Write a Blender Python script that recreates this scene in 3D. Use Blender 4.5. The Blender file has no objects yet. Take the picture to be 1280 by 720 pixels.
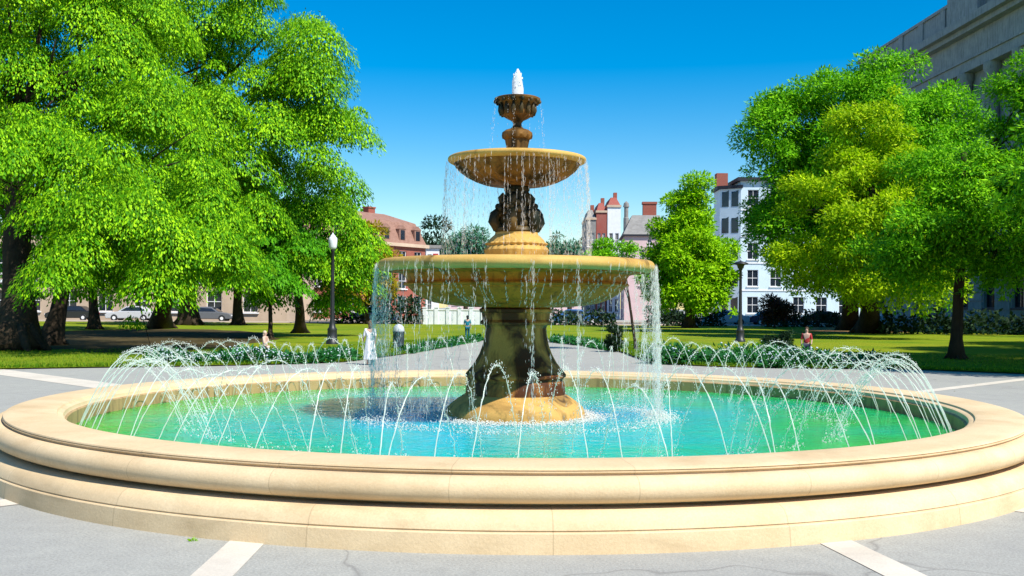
import bpy, bmesh, math, random, zlib
import numpy as np
from mathutils import Vector, Matrix
R = math.radians
random.seed(7)
rng = np.random.default_rng(11)
scn = bpy.context.scene
col = scn.collection

# ------------------------------------------------------------------ camera model
F, D, HC, HY = 1310.0, 12.53, 1.6, 384.0
ROLL = R(0.4)
CX = -0.048
cam_d = bpy.data.cameras.new('camera')
cam_d.sensor_width = 36; cam_d.lens = 36*F/1280; cam_d.shift_y = (HY-360)/1280
cam_d.clip_start = 0.1; cam_d.clip_end = 3000
cam = bpy.data.objects.new('camera', cam_d); col.objects.link(cam)
cam.location = (CX, -D, HC)
cam.rotation_euler = (Matrix.Rotation(R(90), 4, 'X') @ Matrix.Rotation(ROLL, 4, 'Z')).to_euler()
scn.camera = cam

def unroll(x, y):
    dx, dy = x-640, y-360
    c, s = math.cos(-ROLL), math.sin(-ROLL)
    return 640+dx*c-dy*s, 360+dx*s+dy*c
def W(x, y, depth):
    """a place seen in direction (x, y) at that distance"""
    x, y = unroll(x, y)
    return Vector((CX+(x-640)/F*depth, -D+depth, HC+(HY-y)/F*depth))
def gd(y): return F*HC/(y-HY)
def G(x, y):
    x2, y2 = unroll(x, y)
    d = gd(y2)
    return Vector((CX+(x2-640)/F*d, -D+d, 0))

# ------------------------------------------------------------------ object helpers
def tag(o, label=None, cat=None, group=None, kind=None):
    if label: o['label'] = label
    if cat: o['category'] = cat
    if group: o['group'] = group
    if kind: o['kind'] = kind
    return o
def empty(name, loc=(0,0,0), rz=0, label=None, cat=None, group=None):
    o = bpy.data.objects.new(name, None); col.objects.link(o)
    o.location = loc; o.rotation_euler = (0,0,rz); o.empty_display_size = .3
    return tag(o, label, cat, group)
def link(name, me, mat=None, parent=None, loc=None, smooth=False):
    if mat and not me.materials: me.materials.append(mat)
    if smooth:
        me.polygons.foreach_set('use_smooth', [True]*len(me.polygons))
    o = bpy.data.objects.new(name, me); col.objects.link(o)
    if parent: o.parent = parent
    if loc is not None: o.location = loc
    return o
def copy_tree(o, parent=None):
    c = o.copy(); col.objects.link(c)
    if parent: c.parent = parent
    for ch in list(o.children): copy_tree(ch, c)
    return c

class MB:
    """collects shapes into one mesh"""
    def __init__(s): s.v=[]; s.f=[]
    def add(s, vs, fs):
        n=len(s.v); s.v += [tuple(v) for v in vs]; s.f += [tuple(i+n for i in f) for f in fs]
    def box(s, x0,x1,y0,y1,z0,z1):
        s.add([(x0,y0,z0),(x1,y0,z0),(x1,y1,z0),(x0,y1,z0),(x0,y0,z1),(x1,y0,z1),(x1,y1,z1),(x0,y1,z1)],
              [(0,3,2,1),(4,5,6,7),(0,1,5,4),(1,2,6,5),(2,3,7,6),(3,0,4,7)])
    def quad(s,a,b,c,d): s.add([a,b,c,d],[(0,1,2,3)])
    def tube(s, pts, rad, n=8, cap=True):
        pts=[Vector(p) for p in pts]; rings=[]
        for i,p in enumerate(pts):
            t=(pts[min(i+1,len(pts)-1)]-pts[max(i-1,0)]).normalized()
            u=t.orthogonal().normalized() if i==0 else (u-t*u.dot(t)).normalized()
            w=t.cross(u); r=rad[i] if hasattr(rad,'__len__') else rad
            rings.append([p+(u*math.cos(a)+w*math.sin(a))*r for a in [2*math.pi*k/n for k in range(n)]])
        vs=[v for rg in rings for v in rg]; fs=[]
        for i in range(len(pts)-1):
            for k in range(n):
                fs.append((i*n+k, i*n+(k+1)%n, (i+1)*n+(k+1)%n, (i+1)*n+k))
        if cap: fs += [tuple(range(n))[::-1], tuple((len(pts)-1)*n+k for k in range(n))]
        s.add(vs,fs)
    def lathe(s, prof, n=64, c=(0,0), mod=None, closed=False):
        vs=[];fs=[];m=len(prof)
        for i,(r,z) in enumerate(prof):
            for k in range(n):
                a=2*math.pi*k/n
                rr,zz=(r,z) if mod is None else mod(i,a,r,z)
                vs.append((c[0]+rr*math.cos(a),c[1]+rr*math.sin(a),zz))
        for i in range(m if closed else m-1):
            j=(i+1)%m
            for k in range(n):
                fs.append((i*n+k,i*n+(k+1)%n,j*n+(k+1)%n,j*n+k))
        s.add(vs,fs)
    def ball(s,c,r,n=8,m=6,sq=(1,1,1)):
        vs=[];fs=[]
        for i in range(m+1):
            t=math.pi*i/m
            for k in range(n):
                a=2*math.pi*k/n
                vs.append((c[0]+r*sq[0]*math.sin(t)*math.cos(a),c[1]+r*sq[1]*math.sin(t)*math.sin(a),c[2]+r*sq[2]*math.cos(t)))
        for i in range(m):
            for k in range(n):
                fs.append((i*n+k,(i+1)*n+k,(i+1)*n+(k+1)%n,i*n+(k+1)%n))
        s.add(vs,fs)
    def build(s,name,mat=None,parent=None,loc=None,smooth=False,bevel=0,angle=None):
        me=bpy.data.meshes.new(name); me.from_pydata(s.v,[],s.f); me.validate(); me.update()
        o=link(name,me,mat,parent,loc,smooth)
        if angle is not None:
            me.polygons.foreach_set('use_smooth',[True]*len(me.polygons))
            me.set_sharp_from_angle(angle=R(angle))
        if bevel:
            b=o.modifiers.new('bevel','BEVEL'); b.width=bevel; b.segments=2; b.limit_method='ANGLE'
        return o

def mesh_np(name, V, Fq):
    me=bpy.data.meshes.new(name); k=Fq.shape[1]
    me.vertices.add(len(V)); me.vertices.foreach_set('co',np.ascontiguousarray(V,dtype=np.float32).ravel())
    me.loops.add(Fq.size); me.loops.foreach_set('vertex_index',np.ascontiguousarray(Fq,dtype=np.int32).ravel())
    me.polygons.add(len(Fq)); me.polygons.foreach_set('loop_start',np.arange(0,Fq.size,k,dtype=np.int32))
    me.update(calc_edges=True); me.validate()
    return me

# ------------------------------------------------------------------ materials
def mat(name):
    m=bpy.data.materials.new(name); m.use_nodes=True
    nt=m.node_tree; b=nt.nodes['Principled BSDF']; return m,nt,b
def N(nt,t,**k):
    n=nt.nodes.new(t)
    for a,v in k.items():
        if a.startswith('i_'): n.inputs[int(a[2:]) if a[2:].isdigit() else a[2:].replace('_',' ')].default_value=v
        else: setattr(n,a,v)
    return n
def ramp(nt,src,stops,interp='LINEAR'):
    r=nt.nodes.new('ShaderNodeValToRGB'); r.color_ramp.interpolation=interp
    e=r.color_ramp.elements
    while len(e)<len(stops): e.new(.5)
    for x,(p,c) in zip(e,stops):
        x.position=p; x.color=(*c,1) if len(c)==3 else c
    nt.links.new(src,r.inputs[0]); return r.outputs[0]
def noise(nt,scale,detail=5,rough=.55,vec=None,dist=0):
    n=N(nt,'ShaderNodeTexNoise'); n.inputs['Scale'].default_value=scale; n.inputs['Detail'].default_value=detail
    n.inputs['Roughness'].default_value=rough; n.inputs['Distortion'].default_value=dist
    if vec is not None: nt.links.new(vec,n.inputs['Vector'])
    return n.outputs['Fac']
def coord(nt,scale=(1,1,1),world=False):
    if world: s=N(nt,'ShaderNodeNewGeometry').outputs['Position']
    else: s=N(nt,'ShaderNodeTexCoord').outputs['Object']
    m=N(nt,'ShaderNodeMapping'); m.inputs['Scale'].default_value=scale
    nt.links.new(s,m.inputs['Vector']); return m.outputs['Vector']
def mix(nt,fac,a,b,mode='MIX'):
    n=N(nt,'ShaderNodeMix',data_type='RGBA',blend_type=mode)
    for i,v in ((0,fac),(6,a),(7,b)):
        if hasattr(v,'is_linked'): nt.links.new(v,n.inputs[i])
        elif isinstance(v,(int,float)): n.inputs[i].default_value=v
        else: n.inputs[i].default_value=(*v,1)
    return n.outputs[2]
def bump(nt,b,h,strength=.3,dist=.02):
    n=N(nt,'ShaderNodeBump'); n.inputs['Strength'].default_value=strength; n.inputs['Distance'].default_value=dist
    nt.links.new(h,n.inputs['Height']); nt.links.new(n.outputs[0],b.inputs['Normal'])
def setc(nt,b,c,rough=.7,spec=.3):
    if hasattr(c,'is_linked'): nt.links.new(c,b.inputs['Base Color'])
    else: b.inputs['Base Color'].default_value=(*c,1)
    b.inputs['Roughness'].default_value=rough; b.inputs['Specular IOR Level'].default_value=spec
def plain(name,c,rough=.6,spec=.3,var=.25,scale=6,metal=0):
    m,nt,b=mat(name); v=coord(nt)
    f=noise(nt,scale,4,.6,v)
    c2=tuple(x*(1-var) for x in c)
    setc(nt,b,ramp(nt,f,[(.35,c2),(.7,c)]),rough,spec); b.inputs['Metallic'].default_value=metal
    return m

def stone_mat(name,c_lo,c_hi,stain,joints=0,stain_amt=.5,streak=False,rough=.75,bumps=.25,wet=None,wet_lo=.48,wet_hi=.6):
    m,nt,b=mat(name); v=coord(nt)
    c=ramp(nt,noise(nt,1.7,6,.6,v),[(.3,c_lo),(.68,c_hi)])
    gr=noise(nt,60,4,.7,v)
    c=mix(nt,.24,c,ramp(nt,gr,[(.3,tuple(x*.55 for x in c_lo)),(.65,c_hi)]))
    sv=coord(nt,(7,7,.7)) if streak else coord(nt,(1.2,1.2,3))
    st=ramp(nt,noise(nt,1.3,6,.65,sv,.4),[(.5,(0,0,0)),(.72,(stain_amt,)*3)])
    c=mix(nt,st,c,stain)
    if wet:
        wv=coord(nt,(2.2,2.2,.9))
        wf=ramp(nt,noise(nt,1.2,5,.6,wv,.6),[(wet_lo,(0,0,0)),(wet_hi,(1,1,1))])
        c=mix(nt,wf,c,wet)
        nt.links.new(ramp(nt,wf,[(0,(rough,)*3),(1,(.5,)*3)]),b.inputs['Roughness'])
    h=gr
    if joints:
        sep=N(nt,'ShaderNodeSeparateXYZ'); nt.links.new(N(nt,'ShaderNodeTexCoord').outputs['Object'],sep.inputs[0])
        at=N(nt,'ShaderNodeMath',operation='ARCTAN2'); nt.links.new(sep.outputs[1],at.inputs[0]); nt.links.new(sep.outputs[0],at.inputs[1])
        mu=N(nt,'ShaderNodeMath',operation='MULTIPLY_ADD'); nt.links.new(at.outputs[0],mu.inputs[0]); mu.inputs[1].default_value=joints/(2*math.pi); mu.inputs[2].default_value=.36
        fr=N(nt,'ShaderNodeMath',operation='FRACT'); nt.links.new(mu.outputs[0],fr.inputs[0])
        pp=N(nt,'ShaderNodeMath',operation='PINGPONG'); nt.links.new(fr.outputs[0],pp.inputs[0]); pp.inputs[1].default_value=.5
        jf=ramp(nt,pp.outputs[0],[(.0,(.5,)*3),(.003,(0,0,0))])
        c=mix(nt,jf,c,tuple(x*.35 for x in c_lo))
        # each block its own slight tone
        fl=N(nt,'ShaderNodeMath',operation='FLOOR'); nt.links.new(mu.outputs[0],fl.inputs[0])
        wn=N(nt,'ShaderNodeTexWhiteNoise',noise_dimensions='1D'); nt.links.new(fl.outputs[0],wn.inputs['W'])
        c=mix(nt,ramp(nt,wn.outputs['Value'],[(0,(0,0,0)),(1,(.22,)*3)]),c,tuple(x*.75 for x in c_lo))
    setc(nt,b,c,rough,.12)
    bump(nt,b,h,bumps,.01)
    return m

M={}
M['coping']=stone_mat('buff_coping_stone',(.63,.455,.255),(.76,.59,.365),(.38,.26,.13),joints=28,stain_amt=.4)
M['step']=stone_mat('buff_step_stone',(.63,.455,.255),(.76,.595,.37),(.36,.26,.14),joints=22,stain_amt=.5)
M['inner']=stone_mat('basin_wall_stone',(.34,.22,.10),(.46,.32,.16),(.05,.05,.035),stain_amt=.8,streak=True)
M['ochre']=stone_mat('ochre_wet_stone',(.36,.105,.007),(.62,.20,.015),(.09,.035,.006),stain_amt=.9,streak=True,rough=.6)
M['lip']=stone_mat('ochre_lip_stone',(.49,.28,.065),(.64,.41,.12),(.22,.11,.025),stain_amt=.6,rough=.5,wet=(.10,.06,.02),wet_lo=.58,wet_hi=.72)
M['ped']=stone_mat('algae_pedestal_stone',(.44,.17,.035),(.60,.27,.06),(.08,.04,.012),stain_amt=.8,streak=True,rough=.6,wet=(.075,.026,.010),wet_lo=.43,wet_hi=.55)
M['dry']=stone_mat('orange_base_stone',(.46,.26,.07),(.62,.37,.11),(.16,.09,.03),stain_amt=.7,rough=.7,wet=(.10,.06,.025),wet_lo=.55,wet_hi=.68)
M['darkstem']=stone_mat('dark_mossy_stem',(.07,.05,.022),(.17,.11,.04),(.02,.02,.012),stain_amt=.8,rough=.3,wet=(.014,.018,.011),wet_lo=.4,wet_hi=.55)
M['brownbowl']=stone_mat('brown_bowl_stone',(.13,.06,.016),(.31,.16,.04),(.035,.022,.01),stain_amt=.95,streak=True,rough=.5,wet=(.03,.022,.01),wet_lo=.47,wet_hi=.6)
M['floor_paint']=plain('pool_floor_paint',(.03,.40,.42))

# ground
def ground_mat():
    m,nt,b=mat('grey_aggregate_paving'); v=coord(nt,world=True)
    fine=noise(nt,55,3,.75,v); big=noise(nt,.35,6,.6,v); mid=noise(nt,5,5,.65,v)
    c=ramp(nt,fine,[(.3,(.19,.19,.165)),(.5,(.345,.34,.30)),(.72,(.55,.54,.47))])
    c=mix(nt,.45,c,ramp(nt,mid,[(.3,(.28,.275,.25)),(.7,(.39,.385,.345))]))
    c=mix(nt,ramp(nt,big,[(.42,(0,0,0)),(.7,(.35,)*3)]),c,(.25,.245,.24))
    c=mix(nt,ramp(nt,noise(nt,.9,6,.7,v,.8),[(.60,(0,0,0)),(.70,(.30,)*3)]),c,(.20,.19,.175))
    # a few wandering hairline cracks
    vo=N(nt,'ShaderNodeTexVoronoi',feature='DISTANCE_TO_EDGE'); vo.inputs['Scale'].default_value=.22
    dv=N(nt,'ShaderNodeVectorMath',operation='ADD'); nt.links.new(v,dv.inputs[0])
    nz=N(nt,'ShaderNodeTexNoise'); nz.inputs['Scale'].default_value=1.2; nt.links.new(v,nz.inputs['Vector']); nt.links.new(nz.outputs['Color'],dv.inputs[1])
    nt.links.new(dv.outputs[0],vo.inputs['Vector'])
    cr=ramp(nt,vo.outputs['Distance'],[(.0,(.55,)*3),(.0045,(0,0,0))])
    c=mix(nt,cr,c,(.16,.15,.14))
    setc(nt,b,c,.85,.25); bump(nt,b,fine,.35,.01); return m
M['ground']=ground_mat()
M['band']=stone_mat('pale_paving_band',(.56,.50,.41),(.68,.62,.52),(.36,.32,.27),stain_amt=.35)
M['road']=plain('asphalt',(.10,.10,.105),.9,.2,.3,20)
M['walk']=plain('tan_footway',(.50,.41,.32),.9,.2,.25,3)
M['soil']=plain('bare_soil',(.40,.22,.08),.95,.1,.4,2)
def lawn_mat():
    m,nt,b=mat('lawn_turf'); v=coord(nt,world=True)
    c=ramp(nt,noise(nt,.22,6,.6,v),[(.32,(.08,.18,.006)),(.5,(.22,.27,.008)),(.68,(.36,.32,.015))])
    c=mix(nt,.45,c,ramp(nt,noise(nt,14,4,.7,v),[(.3,(.04,.12,.006)),(.7,(.26,.34,.02))]))
    setc(nt,b,c,.9,.1); bump(nt,b,noise(nt,30,4,.7,v),.7,.06); return m
M['lawn']=lawn_mat()

def leaf_mat(name,c_lo,c_hi,trans=.35,dead=None):
    m,nt,b=mat(name)
    g=N(nt,'ShaderNodeNewGeometry')
    c=ramp(nt,g.outputs['Random Per Island'],[(0,tuple(x*.7 for x in c_lo)),(.35,c_lo),(.8,c_hi),(1,tuple(min(1,x*1.3) for x in c_hi))])
    v=coord(nt); c=mix(nt,ramp(nt,noise(nt,.45,3,.5,v),[(.35,(0,0,0)),(.65,(.5,)*3)]),c,dead or c_lo)
    setc(nt,b,c,.6,.12)
    tr=N(nt,'ShaderNodeBsdfTranslucent'); tc=mix(nt,1.0,c,(1.0,1.25,.35),'MULTIPLY'); nt.links.new(tc,tr.inputs[0])
    ms=N(nt,'ShaderNodeMixShader'); ms.inputs[0].default_value=trans
    nt.links.new(b.outputs[0],ms.inputs[1]); nt.links.new(tr.outputs[0],ms.inputs[2])
    nt.links.new(ms.outputs[0],nt.nodes['Material Output'].inputs[0]); return m
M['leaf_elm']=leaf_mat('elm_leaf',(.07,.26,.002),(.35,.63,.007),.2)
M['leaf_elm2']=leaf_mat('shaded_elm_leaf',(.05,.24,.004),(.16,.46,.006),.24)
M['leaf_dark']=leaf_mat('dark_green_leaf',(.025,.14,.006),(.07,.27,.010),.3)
M['leaf_yel']=leaf_mat('yellow_green_leaf',(.25,.43,.003),(.53,.67,.008),.30)
M['leaf_lime']=leaf_mat('lime_leaf',(.21,.46,.003),(.40,.68,.006),.28)
M['leaf_mid']=leaf_mat('mid_green_leaf',(.09,.33,.004),(.29,.61,.009),.26)
M['leaf_gold']=leaf_mat('golden_leaf',(.30,.20,.006),(.50,.36,.012),.35,dead=(.2,.24,.01))
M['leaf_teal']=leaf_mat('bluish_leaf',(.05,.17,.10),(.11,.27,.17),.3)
M['leaf_hedge']=leaf_mat('hedge_leaf',(.012,.035,.014),(.035,.07,.03),.2)
M['leaf_red']=leaf_mat('copper_leaf',(.09,.035,.02),(.16,.08,.04),.25)
M['leaf_bed']=leaf_mat('bed_leaf',(.02,.14,.035),(.06,.26,.07),.3)
M['petal']=plain('white_blue_petals',(.62,.74,.78),.6,.2,.3,30)
M['grass']=leaf_mat('grass_blade',(.08,.20,.006),(.26,.36,.015),.3)
M['bark']=stone_mat('brown_bark',(.028,.02,.013),(.07,.05,.032),(.012,.01,.008),stain_amt=.8,streak=True,bumps=1.0,rough=.9)

def water_mat():
    m,nt,b=mat('pool_water'); v=coord(nt,world=True)
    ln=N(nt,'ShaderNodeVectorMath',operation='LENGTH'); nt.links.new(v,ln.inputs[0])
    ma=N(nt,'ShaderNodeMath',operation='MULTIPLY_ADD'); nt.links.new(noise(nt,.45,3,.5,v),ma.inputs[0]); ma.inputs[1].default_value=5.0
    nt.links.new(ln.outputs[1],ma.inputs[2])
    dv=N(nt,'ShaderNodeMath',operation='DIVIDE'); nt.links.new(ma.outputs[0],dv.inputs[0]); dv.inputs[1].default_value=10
    c=ramp(nt,dv.outputs[0],[(.28,(.0,.30,.55)),(.40,(.0,.38,.46)),(.54,(.0,.42,.34)),(.68,(.012,.42,.13)),(.8,(.05,.42,.03))])  # tree reflections painted as a greener rim, bowl shadow as a bluer middle
    setc(nt,b,c,.05,.28); b.subsurface_method='BURLEY'; b.inputs['Subsurface Weight'].default_value=1; b.inputs['Subsurface Radius'].default_value=(.25,.8,1.0); b.inputs['Subsurface Scale'].default_value=.8; b.inputs['IOR'].default_value=1.15
    h1=noise(nt,2.6,4,.6,coord(nt,(1,1.6,1),True),.6); h2=noise(nt,11,3,.6,v,.3)
    ad=N(nt,'ShaderNodeMath',operation='MULTIPLY_ADD'); nt.links.new(h2,ad.inputs[0]); ad.inputs[1].default_value=.35; nt.links.new(h1,ad.inputs[2])
    bump(nt,b,ad.outputs[0],.28,.05); return m
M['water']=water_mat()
def spray_mat(name,alpha,c=(1.0,.97,.92)):
    m,nt,b=mat(name)
    setc(nt,b,c,.15,.5)
    tl=N(nt,'ShaderNodeBsdfTranslucent'); tl.inputs[0].default_value=(*c,1)
    m1=N(nt,'ShaderNodeMixShader'); m1.inputs[0].default_value=.45
    nt.links.new(b.outputs[0],m1.inputs[1]); nt.links.new(tl.outputs[0],m1.inputs[2])
    tp=N(nt,'ShaderNodeBsdfTransparent'); m2=N(nt,'ShaderNodeMixShader'); m2.inputs[0].default_value=alpha
    nt.links.new(tp.outputs[0],m2.inputs[1]); nt.links.new(m1.outputs[0],m2.inputs[2])
    nt.links.new(m2.outputs[0],nt.nodes['Material Output'].inputs[0]); return m
M['jet']=spray_mat('white_jet_water',.62)
M['fall']=spray_mat('thin_falling_water',.30)
M['mist']=spray_mat('pale_mist_drops',.42,(1.0,.97,.90))
M['foam']=spray_mat('foam',.85)
M['plume']=spray_mat('white_plume_water',.97,(.95,.97,.98))

M['black']=plain('black_iron',(.022,.024,.028),.45,.5,.3)
M['globe']=plain('white_lamp_glass',(.80,.82,.84),.25,.5,.05)
M['glass']=plain('dark_window_glass',(.02,.028,.04),.08,.6,.3,1)
M['white']=plain('white_paint',(.78,.80,.83),.7,.3,.1,2)
M['whitetrim']=plain('white_trim',(.8,.8,.8),.6,.3,.08,2)
def brick_mat(name,a,b2,mortar,scale=4):
    m,nt,b=mat(name); t=N(nt,'ShaderNodeTexBrick')
    mp=N(nt,'ShaderNodeMapping'); mp.inputs['Rotation'].default_value=(R(90),0,0)
    nt.links.new(N(nt,'ShaderNodeTexCoord').outputs['Object'],mp.inputs[0]); nt.links.new(mp.outputs[0],t.inputs[0])
    t.inputs['Color1'].default_value=(*a,1); t.inputs['Color2'].default_value=(*b2,1); t.inputs['Mortar'].default_value=(*mortar,1)
    t.inputs['Scale'].default_value=scale; t.inputs['Mortar Size'].default_value=.015
    setc(nt,b,mix(nt,.25,t.outputs['Color'],ramp(nt,noise(nt,.6,5,.6,coord(nt)),[(.3,a),(.7,mortar)])),.85,.2); return m
M['redbrick']=brick_mat('red_brick',(.36,.07,.05),(.28,.055,.045),(.30,.2,.16))
M['brownbrick']=brick_mat('brown_brick',(.34,.085,.055),(.27,.065,.045),(.32,.18,.14))
M['slate']=stone_mat('brown_slate',(.26,.14,.10),(.36,.21,.16),(.16,.08,.06),stain_amt=.5)
M['greyroof']=stone_mat('grey_slate',(.22,.21,.20),(.32,.31,.29),(.14,.13,.12),stain_amt=.5)
M['pink']=plain('pale_pink_stucco',(.72,.52,.52),.85,.2,.15,.6)
M['tan']=plain('tan_stucco',(.62,.47,.34),.85,.2,.2,.5)
M['limestone']=stone_mat('weathered_limestone',(.22,.25,.265),(.34,.37,.38),(.09,.10,.10),stain_amt=.7,streak=True)
M['paleblue']=plain('pale_render',(.60,.74,.82),.8,.2,.12,.4)
M['dark']=plain('dark_recess_paint',(.03,.03,.04),.6,.3)

# ------------------------------------------------------------------ ground
def poly(name,pts,z,m,kind='structure',sub=None):
    me=bpy.data.meshes.new(name); bm=bmesh.new()
    f=bm.faces.new([bm.verts.new((p[0],p[1],z)) for p in pts]); bm.normal_update()
    if f.normal.z<0: f.normal_flip()
    bmesh.ops.triangulate(bm,faces=bm.faces[:]); bm.to_mesh(me); bm.free()
    o=link(name,me,m); o['kind']=kind; return o
def ring_sheet(name,r0,r1,z,m,n=128):
    b=MB(); b.lathe([(r1,z),(r0,z)],n); o=b.build(name,m); o['kind']='structure'; return o
poly('ground',[(1500*math.cos(a),1500*math.sin(a)) for a in [2*math.pi*k/96 for k in range(96)]],0,M['ground'])

LZ=.03
left_lawn=[G(-700,462),G(0,462),G(120,460),G(230,458.5),G(350,456),G(430,453),G(500,444),G(560,433),G(603,425)]
left_lawn=[(p.x,p.y) for p in left_lawn]
far=94-D
left_lawn+=[(-1.6,far),(-90,far)]
right_lawn=[G(688,427),G(730,432),G(775,440),G(815,455),G(900,459),G(1010,461),G(1130,462),G(1280,468),G(1900,478)]
right_lawn=[(p.x,p.y) for p in right_lawn]+[(100,far),(2.2,far)]
def lawn_slab(pts):
    o=poly('lawn',pts,LZ,M['lawn']); return o
lawn_slab(left_lawn); lawn_slab(right_lawn)
# street beyond the park, with footways and kerbs
b=MB(); b.box(-140,140,far,far+5.5,-.02,.10); o=b.build('footway',M['walk']); o['kind']='structure'
poly('road',[(-140,far+5.5),(140,far+5.5),(140,far+17),(-140,far+17)],.008,M['road'])
b=MB(); b.box(-140,140,far+17,far+21,-.02,.12); o=b.build('footway',M['walk']); o['kind']='structure'
# centre line
b=MB()
for k in range(-12,13): b.quad((k*9,far+11.1,.013),(k*9+3,far+11.1,.013),(k*9+3,far+11.25,.013),(k*9,far+11.25,.013))
o=b.build('road_marking',M['whitetrim']); o['kind']='structure'
# bare soil under the right hand trees
sp=[G(1010,414),G(1060,417),G(1130,416.5),G(1195,413),G(1180,409),G(1100,407.5),G(1020,408)]
poly('soil_or_shade_patch',[(p.x,p.y) for p in sp],LZ+.006,M['soil'])
import numpy as _np
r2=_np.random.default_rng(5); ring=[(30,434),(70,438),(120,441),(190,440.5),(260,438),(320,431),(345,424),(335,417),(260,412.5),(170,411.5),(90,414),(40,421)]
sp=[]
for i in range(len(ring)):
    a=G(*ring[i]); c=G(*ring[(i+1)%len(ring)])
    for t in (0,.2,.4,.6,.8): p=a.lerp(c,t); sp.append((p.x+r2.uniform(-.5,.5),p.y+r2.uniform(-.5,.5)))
poly('soil_or_shade_patch',sp,LZ+.006,plain('dark_soil_shade',(.10,.075,.03),.95,.1,.6,1.2))  # dark sheet under the left elms: bare soil with tree shade painted in
# pale paving bands
def band(name,p,q,w):
    p=Vector(p[:2]);q=Vector(q[:2]);d=(q-p).normalized();n=Vector((-d.y,d.x))*w/2
    poly(name,[p-n,q-n,q+n,p+n],.004,M['band'])
band('paving_band',(-1.83,-5.2),(-1.72,-11),.25)
band('paving_band',(2.17,-5.2),(2.75,-9),.26)
for a in (-45,135,45,225):
    ca,sa=math.cos(R(a)),math.sin(R(a)); band('paving_band',(5.6*ca,5.6*sa),(18.2*ca,18.2*sa),.8 if a==135 else .3)

# ------------------------------------------------------------------ the fountain
ft=empty('tiered_fountain',(0,0,0),0,'large tiered stone fountain in a wide round buff stone basin','fountain')
def lathe_part(name,prof,m,parent,n=96,mod=None,angle=35):
    b=MB(); b.lathe(prof,n,mod=mod); return b.build(name,m,parent,angle=angle)
def arc(cx,cz,r,a0,a1,n=8,sx=1,sz=1):
    return [(cx+r*sx*math.cos(R(a0+(a1-a0)*i/n)),cz+r*sz*math.sin(R(a0+(a1-a0)*i/n))) for i in range(n+1)]
WZ=.29
# step (profiles run from the outside foot up and inward)
lathe_part('step',[(5.765,-.02),(5.76,.05),(5.75,.130),(5.742,.137),(5.726,.139),(5.724,.146),(5.732,.150),(5.715,.195),(5.68,.235),(5.63,.258),(5.52,.265),(5.44,.262)],M['step'],ft,256,angle=25)
cop=lathe_part('coping',[(5.44,.255),(5.45,.285),(5.53,.29),*arc(5.555,.383,.092,-80,75,12,1.05,.98),(5.535,.474),(5.505,.470),(5.500,.476),(5.500,.488),(5.520,.490),(5.521,.498),(5.508,.500),(5.507,.505),(5.517,.508),(5.512,.518),(5.49,.524),(5.44,.527),(5.20,.530),(5.06,.526),(5.03,.518),(5.02,.500),(5.005,.496),(4.99,.494),(4.97,.484),(4.965,.455),(4.955,.44)],M['coping'],ft,256,angle=25)
lathe_part('basin_wall',[(4.955,.445),(4.935,.43),(4.93,.05)],M['inner'],ft,192)
b=MB(); b.lathe([(4.93,.05),(.3,.05)],96); b.build('pool_floor',M['floor_paint'],ft)
# pedestal
pd=lathe_part('pedestal',[(.60,.53),(.595,.60),(.585,.70),(.565,.73),(.575,.76),(.60,.775),(.605,.80),(.58,.83),(.545,.87),(.49,.94),(.435,1.04),(.395,1.15),(.372,1.26),(.365,1.35),(.375,1.385),(.42,1.395),(.43,1.42),(.415,1.44),(.40,1.45),(.41,1.53),(.435,1.545),(.44,1.575),(.40,1.60)],M['ped'],ft,128,
    mod=lambda i,a,r,z:(r*(1-.05*abs(math.sin(4*a))*(1 if 7<i<14 else 0)),z))
lathe_part('base_ring',[(.83,.05),(.83,.34),(.815,.40),(.77,.45),(.70,.50),(.63,.55),(.595,.57),(.57,.575)],M['dry'],pd,96)
# lower bowl
def gad(n,amp,lo,hi):
    return lambda i,a,r,z:(r*(1+amp*abs(math.cos(n*a/2)) if lo<=i<=hi else r) if False else (r*(1-amp+amp*abs(math.cos(n*a/2))) if lo<=i<=hi else r),z)
lb=lathe_part('lower_bowl',[(.38,1.595),(.55,1.60),(.80,1.62),(.98,1.65),(1.12,1.70),(1.22,1.76),(1.275,1.815),(1.285,1.825),(1.29,1.84),(1.335,1.85),(1.345,1.865),(1.33,1.885),(1.30,1.89),(1.31,1.93),(1.345,1.98),(1.40,2.0),(1.47,2.003),(1.475,2.015),(1.54,2.02)],M['ochre'],ft,160,mod=gad(40,.012,1,6))
lathe_part('bowl_lip',[(1.53,2.012),(1.565,2.016),*arc(1.575,2.085,.068,-75,90,10),(1.55,2.153),(1.48,2.13),(1.2,2.08),(.5,2.04),(.2,2.04)],M['lip'],lb,160)
# beading under the lower bowl
# stem foot
sf=lathe_part('stem_foot',[(.40,2.03),(.40,2.14),(.375,2.17),(.36,2.20),(.375,2.24),(.385,2.28),(.37,2.31),(.345,2.33),(.36,2.345),(.366,2.355),(.36,2.365),(.342,2.375),(.33,2.40),(.29,2.44),(.26,2.465),(.255,2.49),(.22,2.50)],M['lip'],ft,240,mod=lambda i,a,r,z:(r*(1+.010*math.cos(24*a)) if 3<=i<=6 else r*(1+.03*math.cos(30*a)) if 8<=i<=10 else r,z))
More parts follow.
